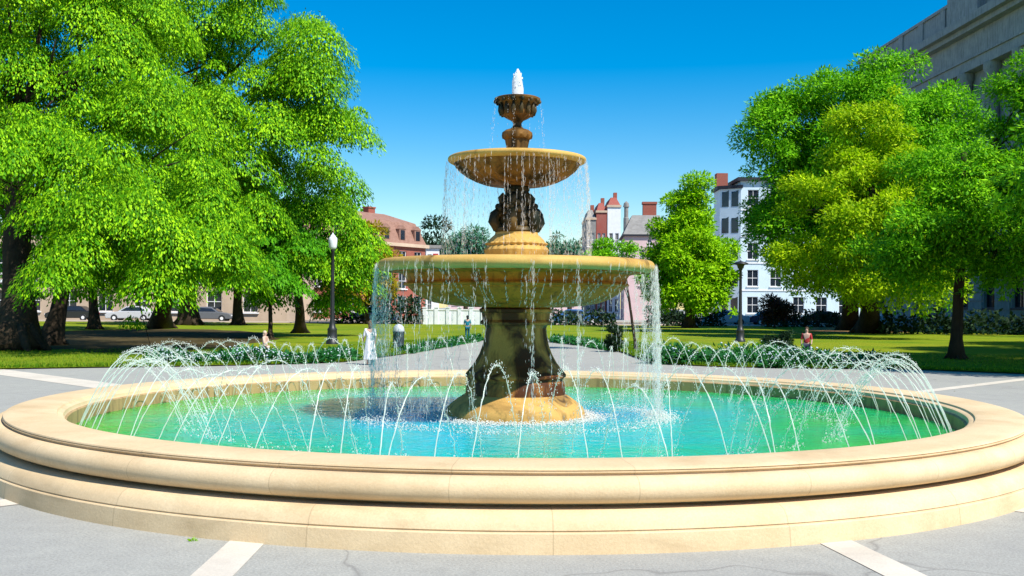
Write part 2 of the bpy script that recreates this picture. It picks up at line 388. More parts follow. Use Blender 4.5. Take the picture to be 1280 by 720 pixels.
# carved stem, dark with moss
st=lathe_part('carved_stem',[(.25,2.49),(.27,2.51),(.26,2.54),(.20,2.57),(.19,2.62),(.20,2.70),(.18,2.78),(.145,2.86),(.125,2.94),(.13,2.98),(.155,3.0),(.15,3.03),(.13,3.05),(.17,3.10)],M['darkstem'],ft,64,mod=lambda i,a,r,z:(r*(1+.10*math.cos(6*a)) if 3<=i<=9 else r,z))
for k in range(6):
    a=2*math.pi*(k+.3)/6; ca,sa=math.cos(a),math.sin(a)
    b=MB()
    P=[(.17,2.53),(.25,2.55),(.29,2.62),(.275,2.70),(.225,2.745),(.20,2.71),(.23,2.68)]
    b.tube([(ca*r,sa*r,z) for r,z in P],[.05,.062,.068,.06,.05,.04,.03],8)
    for j in range(16):
        t=random.random(); r0=.17+.1*math.sin(math.pi*t); z0=2.53+.34*t; da=random.uniform(-.4,.4)
        b.ball((r0*math.cos(a+da),r0*math.sin(a+da),z0),random.uniform(.022,.045),7,5)
    Q=[(.14,2.80),(.185,2.84),(.20,2.90),(.17,2.94),(.15,2.91)]
    b.tube([(ca*r,sa*r,z) for r,z in Q],[.03,.036,.036,.03,.02],7)
    b.build('scroll_leaf',M['darkstem'],st,smooth=True)
# upper bowl
ub=lathe_part('upper_bowl',[(.12,3.04),(.25,3.04),(.38,3.06),(.50,3.10),(.61,3.155),(.69,3.215),(.735,3.265),(.75,3.30),(.76,3.315)],M['brownbowl'],ft,144,mod=gad(32,.075,1,7))
lathe_part('bowl_lip',[(.755,3.305),(.785,3.315),*arc(.795,3.355,.032,-70,90,8),(.76,3.39),(.70,3.375),(.4,3.34),(.1,3.335)],M['lip'],ub,144)
ur=lathe_part('small_urn',[(.15,3.33),(.145,3.40),(.12,3.44),(.125,3.52),(.135,3.57),(.14,3.60),(.17,3.615),(.185,3.65),(.18,3.685),(.14,3.715),(.08,3.735),(.055,3.76),(.05,3.79),(.06,3.82)],M['brownbowl'],ft,64,mod=lambda i,a,r,z:(r*(1+.05*math.cos(12*a)) if 2<=i<=6 else r,z))
tc=lathe_part('top_cup',[(.05,3.80),(.075,3.83),(.12,3.855),(.175,3.89),(.19,3.93),(.18,3.965),(.185,4.0),(.205,4.03),(.245,4.055),(.27,4.07),(.275,4.09),(.255,4.10),(.18,4.08),(.03,4.08)],M['brownbowl'],ft,72,mod=lambda i,a,r,z:(r*(1+.07*math.cos(14*a)) if 2<=i<=6 else r,z))
b=MB()
for k in range(14):
    a=2*math.pi*k/14; b.ball((.262*math.cos(a),.262*math.sin(a),4.055),.026,7,5)
    b.tube([(.19*math.cos(a),.19*math.sin(a),3.89),(.205*math.cos(a),.205*math.sin(a),3.95),(.215*math.cos(a),.215*math.sin(a),4.03)],[.022,.03,.012],6)
b.build('rim_lobe',M['darkstem'],tc,smooth=True)

# pool water
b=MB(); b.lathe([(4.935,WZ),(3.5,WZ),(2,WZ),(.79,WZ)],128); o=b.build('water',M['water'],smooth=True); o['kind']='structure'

# ------------------------------------------------------------------ moving water
def drops(n_fn):
    """octahedral drops: arrays of centre, radius, stretch"""
    C,Rr,S=n_fn; n=len(C)
    base=np.array([(1,0,0),(0,1,0),(-1,0,0),(0,-1,0),(0,0,1),(0,0,-1)],float)
    fs=np.array([(0,1,4),(1,2,4),(2,3,4),(3,0,4),(1,0,5),(2,1,5),(3,2,5),(0,3,5)])
    V=C[:,None,:]+base[None]*np.stack([Rr,Rr,Rr*S],1)[:,None,:]
    Fq=(np.arange(n)*6)[:,None,None]+fs[None]
    return V.reshape(-1,3),Fq.reshape(-1,3)
def curtain(rad,ztop,zbot,n_str,per,r0,weight,spread,g=.12):
    C=[];Rr=[];S=[]
    for k in range(n_str):
        a=rng.uniform(0,2*math.pi); w=weight(a)
        if rng.random()>w: continue
        strong=rng.random()
        m=int(per*(.4+strong))
        for j in range(m):
            t=rng.random(); z=ztop-(ztop-zbot)*t
            rr=rad+g*math.sqrt(t)*.5+rng.normal(0,.006+spread*t); aa=a+rng.normal(0,.004+spread*t*.3)
            C.append((rr*math.cos(aa),rr*math.sin(aa),z)); Rr.append(r0*rng.uniform(.5,1.3)); S.append(rng.uniform(4,16))
    return np.array(C),np.array(Rr),np.array(S)
def stuff(name,VF,m,label,cat):
    o=link(name,mesh_np(name,*VF),m,smooth=True); return tag(o,label,cat,kind='stuff')
stuff('falling_water',drops(curtain(.83,3.33,2.16,230,34,.0023,lambda a:.95,.010)),M['fall'],'thin streams falling from the upper bowl to the lower bowl','falling water')
def wl(a):
    x=math.cos(a); y=math.sin(a)
    return .35+.65*abs(x)**6 if y<.3 else .25+.6*abs(x)**6
CC=curtain(1.655,2.09,.32,210,62,.0028,wl,.012,.10)
# heavier spill at both sides of the lower bowl
for a0,n,wd,sg in ((math.pi-.02,10,.26,.022),(.0,15,.20,.016)):
    for k in range(n):
        a=rng.normal(a0,wd); m=150
        t=rng.random(m); rr=1.66+.06*np.sqrt(t)+rng.normal(0,1,m)*(.006+sg*t); aa=a+rng.normal(0,1,m)*(.004+sg*.5*t)
        C=np.stack([rr*np.cos(aa),rr*np.sin(aa),2.09-1.76*t],1)
        CC=(np.vstack([CC[0],C]),np.r_[CC[1],.0032*rng.uniform(.5,1.3,m)],np.r_[CC[2],rng.uniform(3,14,m)])
m=7000; a=np.where(rng.random(m)<.62,rng.normal(math.pi,.22,m),rng.normal(0,.22,m)); t=rng.random(m)**.8; rr=1.62+rng.normal(0,.05,m)*(1+1.2*t)
mist=np.stack([rr*np.cos(a),rr*np.sin(a),2.06-1.7*t],1)
stuff('mist',drops((mist,rng.uniform(.0012,.0034,m),rng.uniform(1,3,m))),M['mist'],'fine mist drifting off both sides of the lower bowl','mist')
stuff('falling_water',drops(CC),M['fall'],'broken streams spilling off the lower bowl into the pool','falling water')
# a few streams running down the face of the lower bowl
C=[];Rr=[];S=[]
for k in range(26):
    a=rng.uniform(-2.6,-.5); 
    for j in range(40):
        t=rng.random(); z=2.05-.44*t; r=np.interp(z,[1.60,1.65,1.70,1.76,1.835,1.86,1.93,2.0,2.05],[.6,.99,1.13,1.23,1.30,1.345,1.36,1.47,1.60])+.012
        C.append((r*math.cos(a+rng.normal(0,.004)),r*math.sin(a),z)); Rr.append(.0045*rng.uniform(.5,1.2)); S.append(rng.uniform(2,5))
stuff('running_water',drops((np.array(C),np.array(Rr),np.array(S))),M['fall'],'trickles running down the outside of the lower bowl','trickles')
# dribble from the cup
C=[];Rr=[];S=[]
for k in range(30):
    a=rng.uniform(0,2*math.pi)
    for j in range(12):
        t=rng.random(); r=.28+.06*math.sqrt(t); C.append((r*math.cos(a),r*math.sin(a),4.08-.7*t)); Rr.append(.0028*rng.uniform(.5,1.2)); S.append(rng.uniform(2,6))
stuff('dripping_water',drops((np.array(C),np.array(Rr),np.array(S))),M['fall'],'fine drips falling from the small top cup','drips')
# plume
b=MB()
b.lathe([(.085,4.07),(.070,4.12),(.064,4.2),(.058,4.28),(.050,4.35),(.036,4.39),(.0,4.41)],20,mod=lambda i,a,r,z:(r*(1+.12*math.sin(3*a+i*1.3)+.08*math.sin(7*a-i)),z+.008*math.sin(4*a)))
b.tube([(.0,0,4.34),(.004,0,4.41),(.0,0,4.45)],[.036,.026,.010],8)
for k in range(60):
    a=rng.uniform(0,6.28); z=rng.uniform(4.1,4.42); r=.07*(1-.4*(z-4.1)/.3)*rng.uniform(.8,1.25); b.ball((r*math.cos(a),r*math.sin(a),z),rng.uniform(.004,.009),6,4,(1,1,1.6))
tag(b.build('water_plume',M['plume'],smooth=True),'white bubbling plume of water on top of the fountain','water plume')

# splash foam
def foam(n,fn,r0,r1,zs=.04):
    C=[];Rr=[]
    for k in range(n):
        x,y=fn(); C.append((x,y,WZ+abs(rng.normal(0,zs)))); Rr.append(rng.uniform(r0,r1))
    return drops((np.array(C),np.array(Rr),np.full(n,.7)))
def fr1():
    a=rng.uniform(0,2*math.pi); r=.84+abs(rng.normal(0,.14)); return r*math.cos(a),r*math.sin(a)
stuff('splash_foam',foam(5200,fr1,.004,.013,.02),M['foam'],'white foam ringing the foot of the pedestal','foam')
def fr2():
    a=rng.uniform(0,2*math.pi) if rng.random()<.45 else rng.normal(rng.choice([0,math.pi]),.25); r=1.74+rng.normal(0,.10); return r*math.cos(a),r*math.sin(a)
stuff('splash_foam',foam(5200,fr2,.003,.011,.035),M['foam'],'splashes where the lower bowl spills into the pool','foam')

# ring of jets: 72 arcs
jet_me=[]
for v in range(12):
    b=MB(); rj=np.random.default_rng(v)
    tw=rj.choice([.24,.30,.34,-.22]); rN,rL=4.84,3.72+rj.uniform(-.1,.1); H=.79+rj.uniform(-.10,.08)
    pts=[];rad=[]; n=46
    for i in range(n):
        t=i/(n-1); r=rN+(rL-rN)*t; z=WZ-.01+4*H*t*(1-t)
        wob=.0015+.006*t*t
        pts.append((r+rj.normal(0,wob),tw*(t-.5)+rj.normal(0,wob),z+rj.normal(0,wob)))
        rad.append((.0043 if t<.45 else 0.0043-.0013*min(1,(t-.45)/.25))*(1+(.2+.7*t)*rj.uniform(-1,1)))
    b.tube(pts,rad,6)
    for k in range(170):
        t=rj.uniform(.2,1)**.7; r=rN+(rL-rN)*t; z=WZ+4*H*t*(1-t); s=.005+.030*t*t
        b.ball((r+rj.normal(0,s),tw*(t-.5)+rj.normal(0,s),max(WZ,z+rj.normal(0,s))),rj.uniform(.0016,.0046),5,3,(1,1,1.5))
    for k in range(8):
        b.ball((rL+rj.normal(0,.05),tw*.5+rj.normal(0,.05),WZ+abs(rj.normal(0,.03))),rj.uniform(.004,.011),5,3)
    me=bpy.data.meshes.new('water_jet'); me.from_pydata(b.v,[],b.f); me.materials.append(M['jet'])
    me.polygons.foreach_set('use_smooth',[True]*len(me.polygons)); jet_me.append(me)
for k in range(100):
    o=bpy.data.objects.new('water_jet',jet_me[(k*5+k//12)%12]); col.objects.link(o)
    o.rotation_euler=(0,0,2*math.pi*(k+.35)/100+random.uniform(-.012,.012)); s=random.uniform(.95,1.06); o.scale=(1,1,1); o.location=(0,0,0)
    tag(o,'thin white arc of water leaping inward from the edge of the pool','water jet','ring of jets in the pool')

# ------------------------------------------------------------------ trees
def leaves(P,A,Nn,L,Wd,fold=.25):
    n=len(P)
    A=A/np.linalg.norm(A,axis=1,keepdims=True)
    Wv=np.cross(A,Nn); Wv/=np.linalg.norm(Wv,axis=1,keepdims=True)+1e-9
    Nv=np.cross(Wv,A)
    L=L[:,None]; Wd=Wd[:,None]
    V=np.stack([P,P+A*L*.45+Wv*Wd*.5-Nv*Wd*fold,P+A*L,P+A*L*.45-Wv*Wd*.5-Nv*Wd*fold],1).reshape(-1,3)
    Fq=np.arange(n*4).reshape(n,4)
    return V,Fq
def unit(n):
    v=rng.normal(size=(n,3)); return v/np.linalg.norm(v,axis=1,keepdims=True)
def puffs(blobs,pr,dens=1.0,inner=.25,jit=.18):
    """clump centres over a set of ellipsoids; returns centre, radius, outward"""
    out=[]
    for c,r in blobs:
        A=4*math.pi*((r[0]*r[1])**1.6/3+(r[0]*r[2])**1.6/3+(r[1]*r[2])**1.6/3)**(1/1.6)
        n=int(A/(math.pi*pr*pr)*1.12*dens)
        d=unit(n); lump=1+jit*np.sin(d[:,0]*5+c[0])*np.sin(d[:,1]*4+c[2])*np.sin(d[:,2]*6+c[1])
        sc=np.where(rng.random(n)<inner,rng.uniform(.35,.8,n),rng.uniform(.86,1.06,n))*lump
        p=np.array(c)+d*np.array(r)*sc[:,None]
        # leave out clumps deep in a neighbouring lobe
        keep=np.ones(n,bool)
        for c2,r2 in blobs:
            if c2 is c: continue
            q=(p-np.array(c2))/np.array(r2); keep&=(np.sum(q*q,1)>.30)
        for i in np.where(keep)[0]:
            out.append((p[i],pr*rng.uniform(.55,1.4),d[i]))
            if rng.random()<.22: out.append((p[i]+d[i]*pr*rng.uniform(.5,1.0)+rng.normal(0,.3,3)*pr,pr*rng.uniform(.28,.5),d[i]))
    return out
def crown_mesh(name,blobs,pr,per,leaf,droop=0,dens=1.0,aspect=.42,inner=.25,jit=.18):
    Ps=[];As=[];Ns=[]
    for c,r,o in puffs(blobs,pr,dens,inner,jit):
        n=max(8,int(per*1.9*(r/pr)**2))
        if droop:
            rho=np.sqrt(rng.random(n)); th=rng.uniform(0,2*math.pi,n)
            d=np.stack([np.cos(th),np.sin(th),np.zeros(n)],1)
            p=d*(rho*r)[:,None]; p[:,2]=-droop*rho**2*r+rng.normal(0,.09,n)*r
            # tilt the spray outwards from the crown
            p+=np.outer(np.sum(d*o,1)*rho*r*.25,np.array([0,0,-1.0]))
            a=d*(.5*rho+.15)[:,None]+np.array([0,0,-1])*(.3+.9*rho)[:,None]+rng.normal(0,.3,(n,3))
            nn=d*rho[:,None]*.8+np.array([0,0,1.2])+o*.35+rng.normal(0,.26,(n,3))
        else:
            dd=unit(n); dd[:,2]=np.abs(dd[:,2])*np.where(rng.random(n)<.8,1,-1); q=rng.random(n)**.33*r
            p=dd*q[:,None]*np.array([1,1,.72])
            a=dd*.7+np.array([0,0,-.35])+rng.normal(0,.5,(n,3)); nn=dd*.7+np.array([0,0,1.0])+o*.3+rng.normal(0,.32,(n,3))
        Ps.append(p+c);As.append(a);Ns.append(nn)
    P=np.vstack(Ps);A=np.vstack(As);Nn=np.vstack(Ns); n=len(P)
    L=leaf*.74*rng.uniform(.45,1.6,n)
    return mesh_np(name,*leaves(P,A,Nn,L,L*aspect*rng.uniform(.8,1.2,n)))
def trunk_mb(base,top,r0,r1,targets,flare=1.7,wob=.06,n=12,lr=.4):
    b=MB(); base=Vector(base);top=Vector(top); H=(top-base).length
    pts=[];rad=[]
    for i in range(11):
        t=i/10; p=base.lerp(top,t)+Vector((random.uniform(-1,1),random.uniform(-1,1),0))*wob*H*.12*math.sin(math.pi*t)
        pts.append(p); rad.append((r0+(r1-r0)*t)*(1+(flare-1)*max(0,1-t*H/(r0*5))**2))
    pts[0]=base-Vector((0,0,.1)); b.tube(pts,rad,n)
    # root flare
    for k in range(6):
        a=2*math.pi*k/6+random.uniform(-.3,.3); d=Vector((math.cos(a),math.sin(a),0))
        b.tube([base+d*r0*.7+Vector((0,0,r0*1.6)),base+d*r0*1.35+Vector((0,0,r0*.5)),base+d*r0*2.1+Vector((0,0,-.03))],[r0*.3,r0*.33,r0*.16],6)
    for c in targets:
        c=Vector(c); t=random.uniform(.5,.95); s=base.lerp(top,t); rr=(r0+(r1-r0)*t)*lr*random.uniform(.8,1.2)
        m=s.lerp(c,.5)+Vector((0,0,.12*(c-s).length)); q=[s,s.lerp(m,.5)+Vector((random.uniform(-.1,.1),0,.05))*1,m,m.lerp(c,.5)+Vector((0,0,.05)),c]
        b.tube(q,[rr,rr*.8,rr*.6,rr*.4,rr*.15],7)
        for j in range(3):
            e=m+Vector(unit(1)[0])*(c-s).length*.45; b.tube([m,m.lerp(e,.5)+Vector((0,0,.1)),e],[rr*.45,rr*.3,rr*.08],5)
    return b
def blob(x,y,dep,rx,ry,rd=None):
    k=dep/F; return (tuple(W(x,y,dep)),(rx*k,(rd if rd is not None else rx*.8)*k,ry*k))
def tree(name,label,base,blobs,leafm,pr,per,leaf,r0,r1,droop=0,dens=1.0,group=None,trunk_top=None,aspect=.42,inner=.25,targets=None,jit=.18):
    global rng
    rng=np.random.default_rng(zlib.crc32(label.encode())); random.seed(zlib.crc32(label.encode()))
    base=Vector((base[0],base[1],LZ)); t=empty(name,base,0,label,'tree',group)
    cs=[Vector(c) for c,r in blobs]
    top=trunk_top or Vector((base.x*.6+.4*sum(c.x for c in cs)/len(cs),base.y*.6+.4*sum(c.y for c in cs)/len(cs),max(sum(c.z for c in cs)/len(cs),2)))
    tg=[]
    for c,r in blobs:
        for k in range(3 if targets is None else targets):
            d=unit(1)[0]; tg.append(Vector(c)+Vector((d[0]*r[0],d[1]*r[1],d[2]*r[2]))*.7)
    o=trunk_mb(base,top,r0,r1,tg).build('trunk',M['bark'],t,smooth=True); o.location=-base
    me=crown_mesh('crown',blobs,pr,per,leaf,droop,dens,aspect,inner,jit)
    o=link('crown',me,leafm,t); o.location=-base
    return t

# left hand elms
p=G(22,439)
tree('elm_tree','huge old elm with the thickest trunk, standing at the left edge of the lawn',p,
     [blob(30,70,40,160,105),blob(20,-30,40,170,70),blob(150,130,38,120,75),blob(-60,190,40,130,90),blob(55,190,34.5,105,42,120),blob(-130,90,42,150,140),blob(120,20,41,120,80)],
     M['leaf_elm'],1.3,700,.165,.54,.36,droop=.8,dens=1.15,jit=.3,inner=.42,targets=1,trunk_top=W(25,130,39.5))
p=G(62,432)
tree('elm_tree','elm leaning over the lawn with low drooping boughs beside the thickest trunk',p,
     [blob(150,312,33.5,92,32,120),blob(150,268,34,110,40,120),blob(230,240,36,90,58,110),blob(250,300,35,60,44,90)],
     M['leaf_elm'],1.05,620,.15,.34,.22,droop=.85,dens=1.1,jit=.3,inner=.42,targets=1,trunk_top=W(95,300,41))
p=G(200,411)
tree('elm_tree','tall elm whose crown stands out against the sky beside the fountain',p,
     [blob(265,55,50,130,95),blob(345,120,50,82,80),blob(375,60,52,42,50),blob(400,150,52,48,45),blob(250,170,49,120,90),blob(200,-20,52,140,90)],
     M['leaf_elm'],1.45,600,.205,.55,.35,droop=.75,dens=1.1,jit=.3,inner=.4,targets=1,trunk_top=W(240,150,52))
p=G(375,417)
tree('elm_tree','elm with leafy boughs hanging behind the white globe lamp',p,
     [blob(335,265,53,95,75),blob(400,230,55,42,60),blob(420,306,54,48,60),blob(350,322,53,85,36),blob(440,340,55,30,34)],
     M['leaf_elm'],1.25,540,.205,.28,.16,droop=.75,dens=1.1,jit=.3,inner=.4,targets=1,trunk_top=W(370,270,54))
p=G(338,424)
tree('young_tree','young slim tree on the lawn behind the beige clad toddler',p,
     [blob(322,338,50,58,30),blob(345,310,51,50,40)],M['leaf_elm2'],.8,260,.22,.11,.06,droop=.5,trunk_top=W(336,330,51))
for x,dep,lab,r0 in ((118,66,'shaded elm with a slim trunk behind the low drooping boughs',.3),(236,82,'shaded elm with a broad trunk before the tan building',.62),(298,84,'shaded elm with a double trunk before the tan building',.36)):
    q=W(x,384,dep)
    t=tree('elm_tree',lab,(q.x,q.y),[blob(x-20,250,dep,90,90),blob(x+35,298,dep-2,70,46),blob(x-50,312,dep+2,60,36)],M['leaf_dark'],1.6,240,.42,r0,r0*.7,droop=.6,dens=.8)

# right hand trees
p=G(1062,413)
tree('maple_tree','large round dark green tree in front of the grey stone building',p,
     [blob(1080,168,66,112,80),blob(1000,190,65,64,72),blob(1050,142,66,66,46),blob(1130,200,66,90,80),blob(985,270,66,50,55),blob(1040,260,67,90,70),blob(1100,310,67,110,60)],
     M['leaf_mid'],1.25,300,.30,.6,.4,dens=1.35,trunk_top=W(1070,200,66))
p=G(1086,417)
tree('maple_tree','yellow green tree with the brightest crown on the right lawn',p,
     [blob(1085,195,57,50,52),blob(1065,265,56,82,58),blob(1115,260,57,60,60),blob(1040,330,56,66,45),blob(1110,340,56,80,42)],
     M['leaf_yel'],1.0,300,.26,.62,.4,trunk_top=W(1088,240,57))
p=G(1195,450)
tree('maple_tree','slender trunked tree on the shaded right lawn, nearest the paving',p,
     [blob(1278,190,33,50,55),blob(1302,125,33.5,44,52),blob(1215,235,33,72,50),blob(1170,300,32,60,42),blob(1255,300,33,80,55),blob(1345,260,34,75,80),blob(1120,330,33.5,40,26)],
     M['leaf_mid'],.62,260,.17,.19,.10,dens=1.3,trunk_top=W(1205,190,33),jit=.25)
# lime tree in the middle
q=W(862,384,84)
tree('lime_tree','bright lime green egg shaped tree between the pink house and white flats',(q.x,q.y),
     [blob(862,350,84,46,38),blob(862,308,84,40,46),blob(859,262,84,24,40),blob(842,345,83,30,38),blob(882,335,84,26,44)],
     M['leaf_lime'],1.05,300,.36,.35,.2,trunk_top=W(862,270,84),jit=.1,dens=1.6)
# golden tree
q=W(458,384,92)
tree('golden_tree','small golden yellow tree before the brown mansard house',(q.x,q.y),
     [blob(455,315,92,28,30),blob(478,330,92,20,20),blob(450,350,92,40,26)],M['leaf_gold'],1.2,200,.4,.22,.12)
# leaning sapling
q=G(795,438); dd=(q.y+D)
tree('young_tree','young tree with a thin leaning trunk behind the spill of the lower bowl',q,
     [blob(768,318,dd,27,17),blob(752,322,dd,18,14)],M['leaf_mid'],.35,160,.13,.06,.035,trunk_top=W(780,330,dd))
# distant trees
for x,y,rx,ry,dep,m,lab in ((582,308,30,14,190,'leaf_teal','hazy bluish green trees seen left of the carved stem'),
        (541,291,11,11,165,'leaf_hedge','dark tree at the right end of the brown mansard house'),
        (712,315,26,12,180,'leaf_teal','hazy bluish tree right of the carved stem'),
        (442,258,14,8,160,'leaf_mid','distant tree showing above the brown mansard roof')):
    q=W(x,384,dep); k=dep/F
    tree('distant_tree',lab,(q.x,q.y),[blob(x,y,dep,rx,ry),blob(x-rx*.4,y+14,dep,rx,ry+6),blob(x+rx*.3,y+26,dep,rx*.9,20)],M[m],2.2,180,.8,.4,.25,targets=1)
q=W(968,384,88)
tree('copper_shrub','small copper leaved tree before the white flats',(q.x,q.y),[blob(968,388,88,18,14),blob(978,380,88,12,10)],M['leaf_red'],.7,160,.3,.08,.05)
for x,dep,lab in ((1607,26,'broad maple just outside the right edge shading the paving'),(1545,37,'tall maple beyond the right edge of the paving'),(1560,44.5,'maple beyond the right edge in front of the stone building'),(1640,56,'maple at the back right beside the stone building corner')):  # unseen trees added past the right edge to shade the right lawn
    q=W(x,384,dep); k=F/dep
    tree('maple_tree',lab,(q.x,q.y),[(( q.x,q.y,6.4),(5.0,5.0,2.6)),((q.x-2.5,q.y+.5,5.0),(3.4,3.6,1.9)),((q.x+1,q.y-2,5.3),(3.6,3,2.1)),((q.x+.5,q.y,8.2),(3,3,1.9))],M['leaf_mid'],1.0,330,.23,.3,.2,dens=1.2)
# tree groups behind everything, closing the horizon left and right of the photograph
for i,(x,y,dep) in enumerate(((-330,250,60),(-480,200,75),(1560,230,58),(1720,200,70))):
    q=W(x,384,dep)
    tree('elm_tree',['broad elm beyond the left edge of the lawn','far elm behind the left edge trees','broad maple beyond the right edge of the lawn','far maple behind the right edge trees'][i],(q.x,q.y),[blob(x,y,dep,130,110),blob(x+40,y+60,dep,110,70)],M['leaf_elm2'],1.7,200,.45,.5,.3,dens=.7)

# ------------------------------------------------------------------ grass blades along the lawn's visible front
def grass(n,pts_fn,h0,h1):
    P=np.array([pts_fn() for _ in range(n)]); m=len(P)
    P=np.c_[P,np.full(m,LZ)]
    A=np.c_[rng.normal(0,.35,(m,2)),np.ones(m)]; Nn=np.c_[rng.normal(0,1,(m,2)),np.full(m,.2)]
    L=rng.uniform(h0,h1,m); return leaves(P,A,Nn,L,L*.22)
def along(pts):
    pts=[Vector(p) for p in pts]; ls=[(pts[i+1]-pts[i]).length for i in range(len(pts)-1)]; tot=sum(ls)
    def f(depth):
        u=rng.random()*tot; i=0
        while u>ls[i] and i<len(ls)-1: u-=ls[i]; i+=1
        p=pts[i].lerp(pts[i+1],u/ls[i]); d=p.normalized(); e=abs(rng.normal(0,depth)) if depth<3 else rng.random()*depth
        return (p.x+d.x*e,p.y+d.y*e)
    return f
fl=along(left_lawn[1:9]); frr=along(right_lawn[0:8])
VL,FL=grass(34000,lambda:fl(11),.03,.08); VR,FR=grass(34000,lambda:frr(11),.03,.08)
V2,F2=grass(9000,lambda:fl(.25),.05,.13); V3,F3=grass(9000,lambda:frr(.25),.05,.13)
Vs=[VL,VR,V2,V3];Fs=[];o0=0
for v,f in zip(Vs,(FL,FR,F2,F3)): Fs.append(f+o0); o0+=len(v)
tag(link('grass',mesh_np('grass',np.vstack(Vs),np.vstack(Fs)),M['grass']),'short grass blades growing on both lawns','grass',kind='stuff')

# ------------------------------------------------------------------ flower beds and low plants
def bed(name,label,line,width,h,n,flower,pale):
    ln=[Vector((p.x,p.y)) for p in line]; f=along(ln)
    P=[];A=[];Nn=[]
    for k in range(n):
        x,y=f(.01); off=rng.uniform(0,width); d=Vector((x,y)).normalized(); x+=d.x*off;y+=d.y*off
        hh=h*rng.uniform(.6,1.15)*(.7+.3*math.sin(x*2.1+y)); 
        for j in range(34):
            v=unit(1)[0]; v[2]=abs(v[2]); rr=.22*rng.uniform(.5,1)
            P.append((x+v[0]*rr,y+v[1]*rr,LZ+hh*v[2]*rng.uniform(.3,1))); A.append((v[0],v[1],rng.uniform(-.3,.8))); Nn.append(v+np.array([0,0,.7])+rng.normal(0,.3,3))
    P=np.array(P);A=np.array(A);Nn=np.array(Nn); L=.16*rng.uniform(.6,1.4,len(P))
    me=mesh_np(name,*leaves(P,A,Nn,L,L*.4)); e=empty(name,(0,0,0),0,label,'flower bed'); e['kind']='stuff'
    link('foliage',me,M['leaf_bed'],e)
    if flower:
        top=P[P[:,2]>np.quantile(P[:,2],.55)]; q=top[rng.integers(0,len(top),flower)]+rng.normal(0,.03,(flower,3))+np.array([0,0,.05])
        V,Fq=drops((q,np.full(flower,.036)*rng.uniform(.6,1.3,flower),np.full(flower,.7)))
        link('flowers',mesh_np('flowers',V,Fq),M['petal'],e)
    return e
bed('flower_bed','bed of pale blue and white flowers along the left lawn edge',[G(205,456),G(300,456),G(352,455.5)],1.6,.38,420,2600,True)
bed('flower_bed','green leafy bed with pale flowers below the globe lamp',[G(350,455.5),G(400,454),G(440,451)],1.5,.34,260,600,False)
bed('flower_bed','low bed beside the walk left of the pedestal',[G(505,443),G(560,433),G(598,426)],1.0,.25,200,260,False)
bed('flower_bed','dark green bed of arching plants along the right lawn edge',[G(812,455),G(880,457),G(960,459)],2.2,.55,520,900,True)
bed('flower_bed','bed of dark plants and pale flowers behind the right jets',[G(955,460),G(1020,460.5),G(1075,461)],1.8,.50,320,1500,True)
bed('flower_bed','low bed of dark plants right of the pedestal',[G(692,428),G(735,433),G(768,439)],1.2,.28,220,200,False)
# upright dark shrub
def shrub(name,label,x,y,wpx,hpx,m,cat='shrub',per=140,leafs=.10):
    q=G(x,y); dep=q.y+D; k=dep/F; e=empty(name,(q.x,q.y,LZ),0,label,cat)
    b=MB(); b.tube([(0,0,-.02),(0,0,hpx*k*.4)],[.04,.02],6); b.build('stem',M['bark'],e)
    me=crown_mesh('foliage',[((0,0,hpx*k*.52),(wpx*k*.5,wpx*k*.5,hpx*k*.45))],.16,per,leafs,0,1.2)
    link('foliage',me,m,e); return e
shrub('upright_shrub','small dark upright shrub beside the walk right of the pedestal',766,440,14,32,M['leaf_hedge'])
shrub('round_shrub','dark rounded shrub behind the right jets near the person in red',975,452,34,34,M['leaf_hedge'],per=100)
shrub('round_shrub','small bright green shrub in the right bed beyond the jets',950,452,20,20,M['leaf_lime'],per=100)

# dark hedges lining the street
def hedge(label,x0,x1,dep,h,m='leaf_hedge'):
    a=W(x0,384,dep);c=W(x1,384,dep); w=c.x-a.x
    e=empty('hedge',((a.x+c.x)/2,a.y,LZ),0,label,'hedge')
    n=int(w*h*110); P=np.c_[rng.uniform(-w/2,w/2,n),rng.uniform(-.6,.6,n),rng.uniform(0,1,n)]
    P[:,2]=np.abs(P[:,2])*h*(1+.16*np.sin(P[:,0]*1.9)+.1*np.sin(P[:,0]*5.3)); A=rng.normal(0,.6,(n,3)); Nn=rng.normal(0,.5,(n,3))+np.array([0,-.7,.6])
    L=.34*rng.uniform(.6,1.4,n); link('foliage',mesh_np('foliage',*leaves(P,A,Nn,L,L*.5)),M[m],e)
hedge('dark hedge beyond the left lawn behind the globe lamp',418,528,93,2.6)
hedge('dark hedge behind the lime green tree',806,905,92.5,1.6)
hedge('long dark hedge at the foot of the grey stone building',1098,1330,68,1.35)
hedge('dark hedge below the white flats and copper tree',955,1058,92,1.3)
hedge('low dark hedge seen under the lower bowl right of the pedestal',690,770,93,1.2)

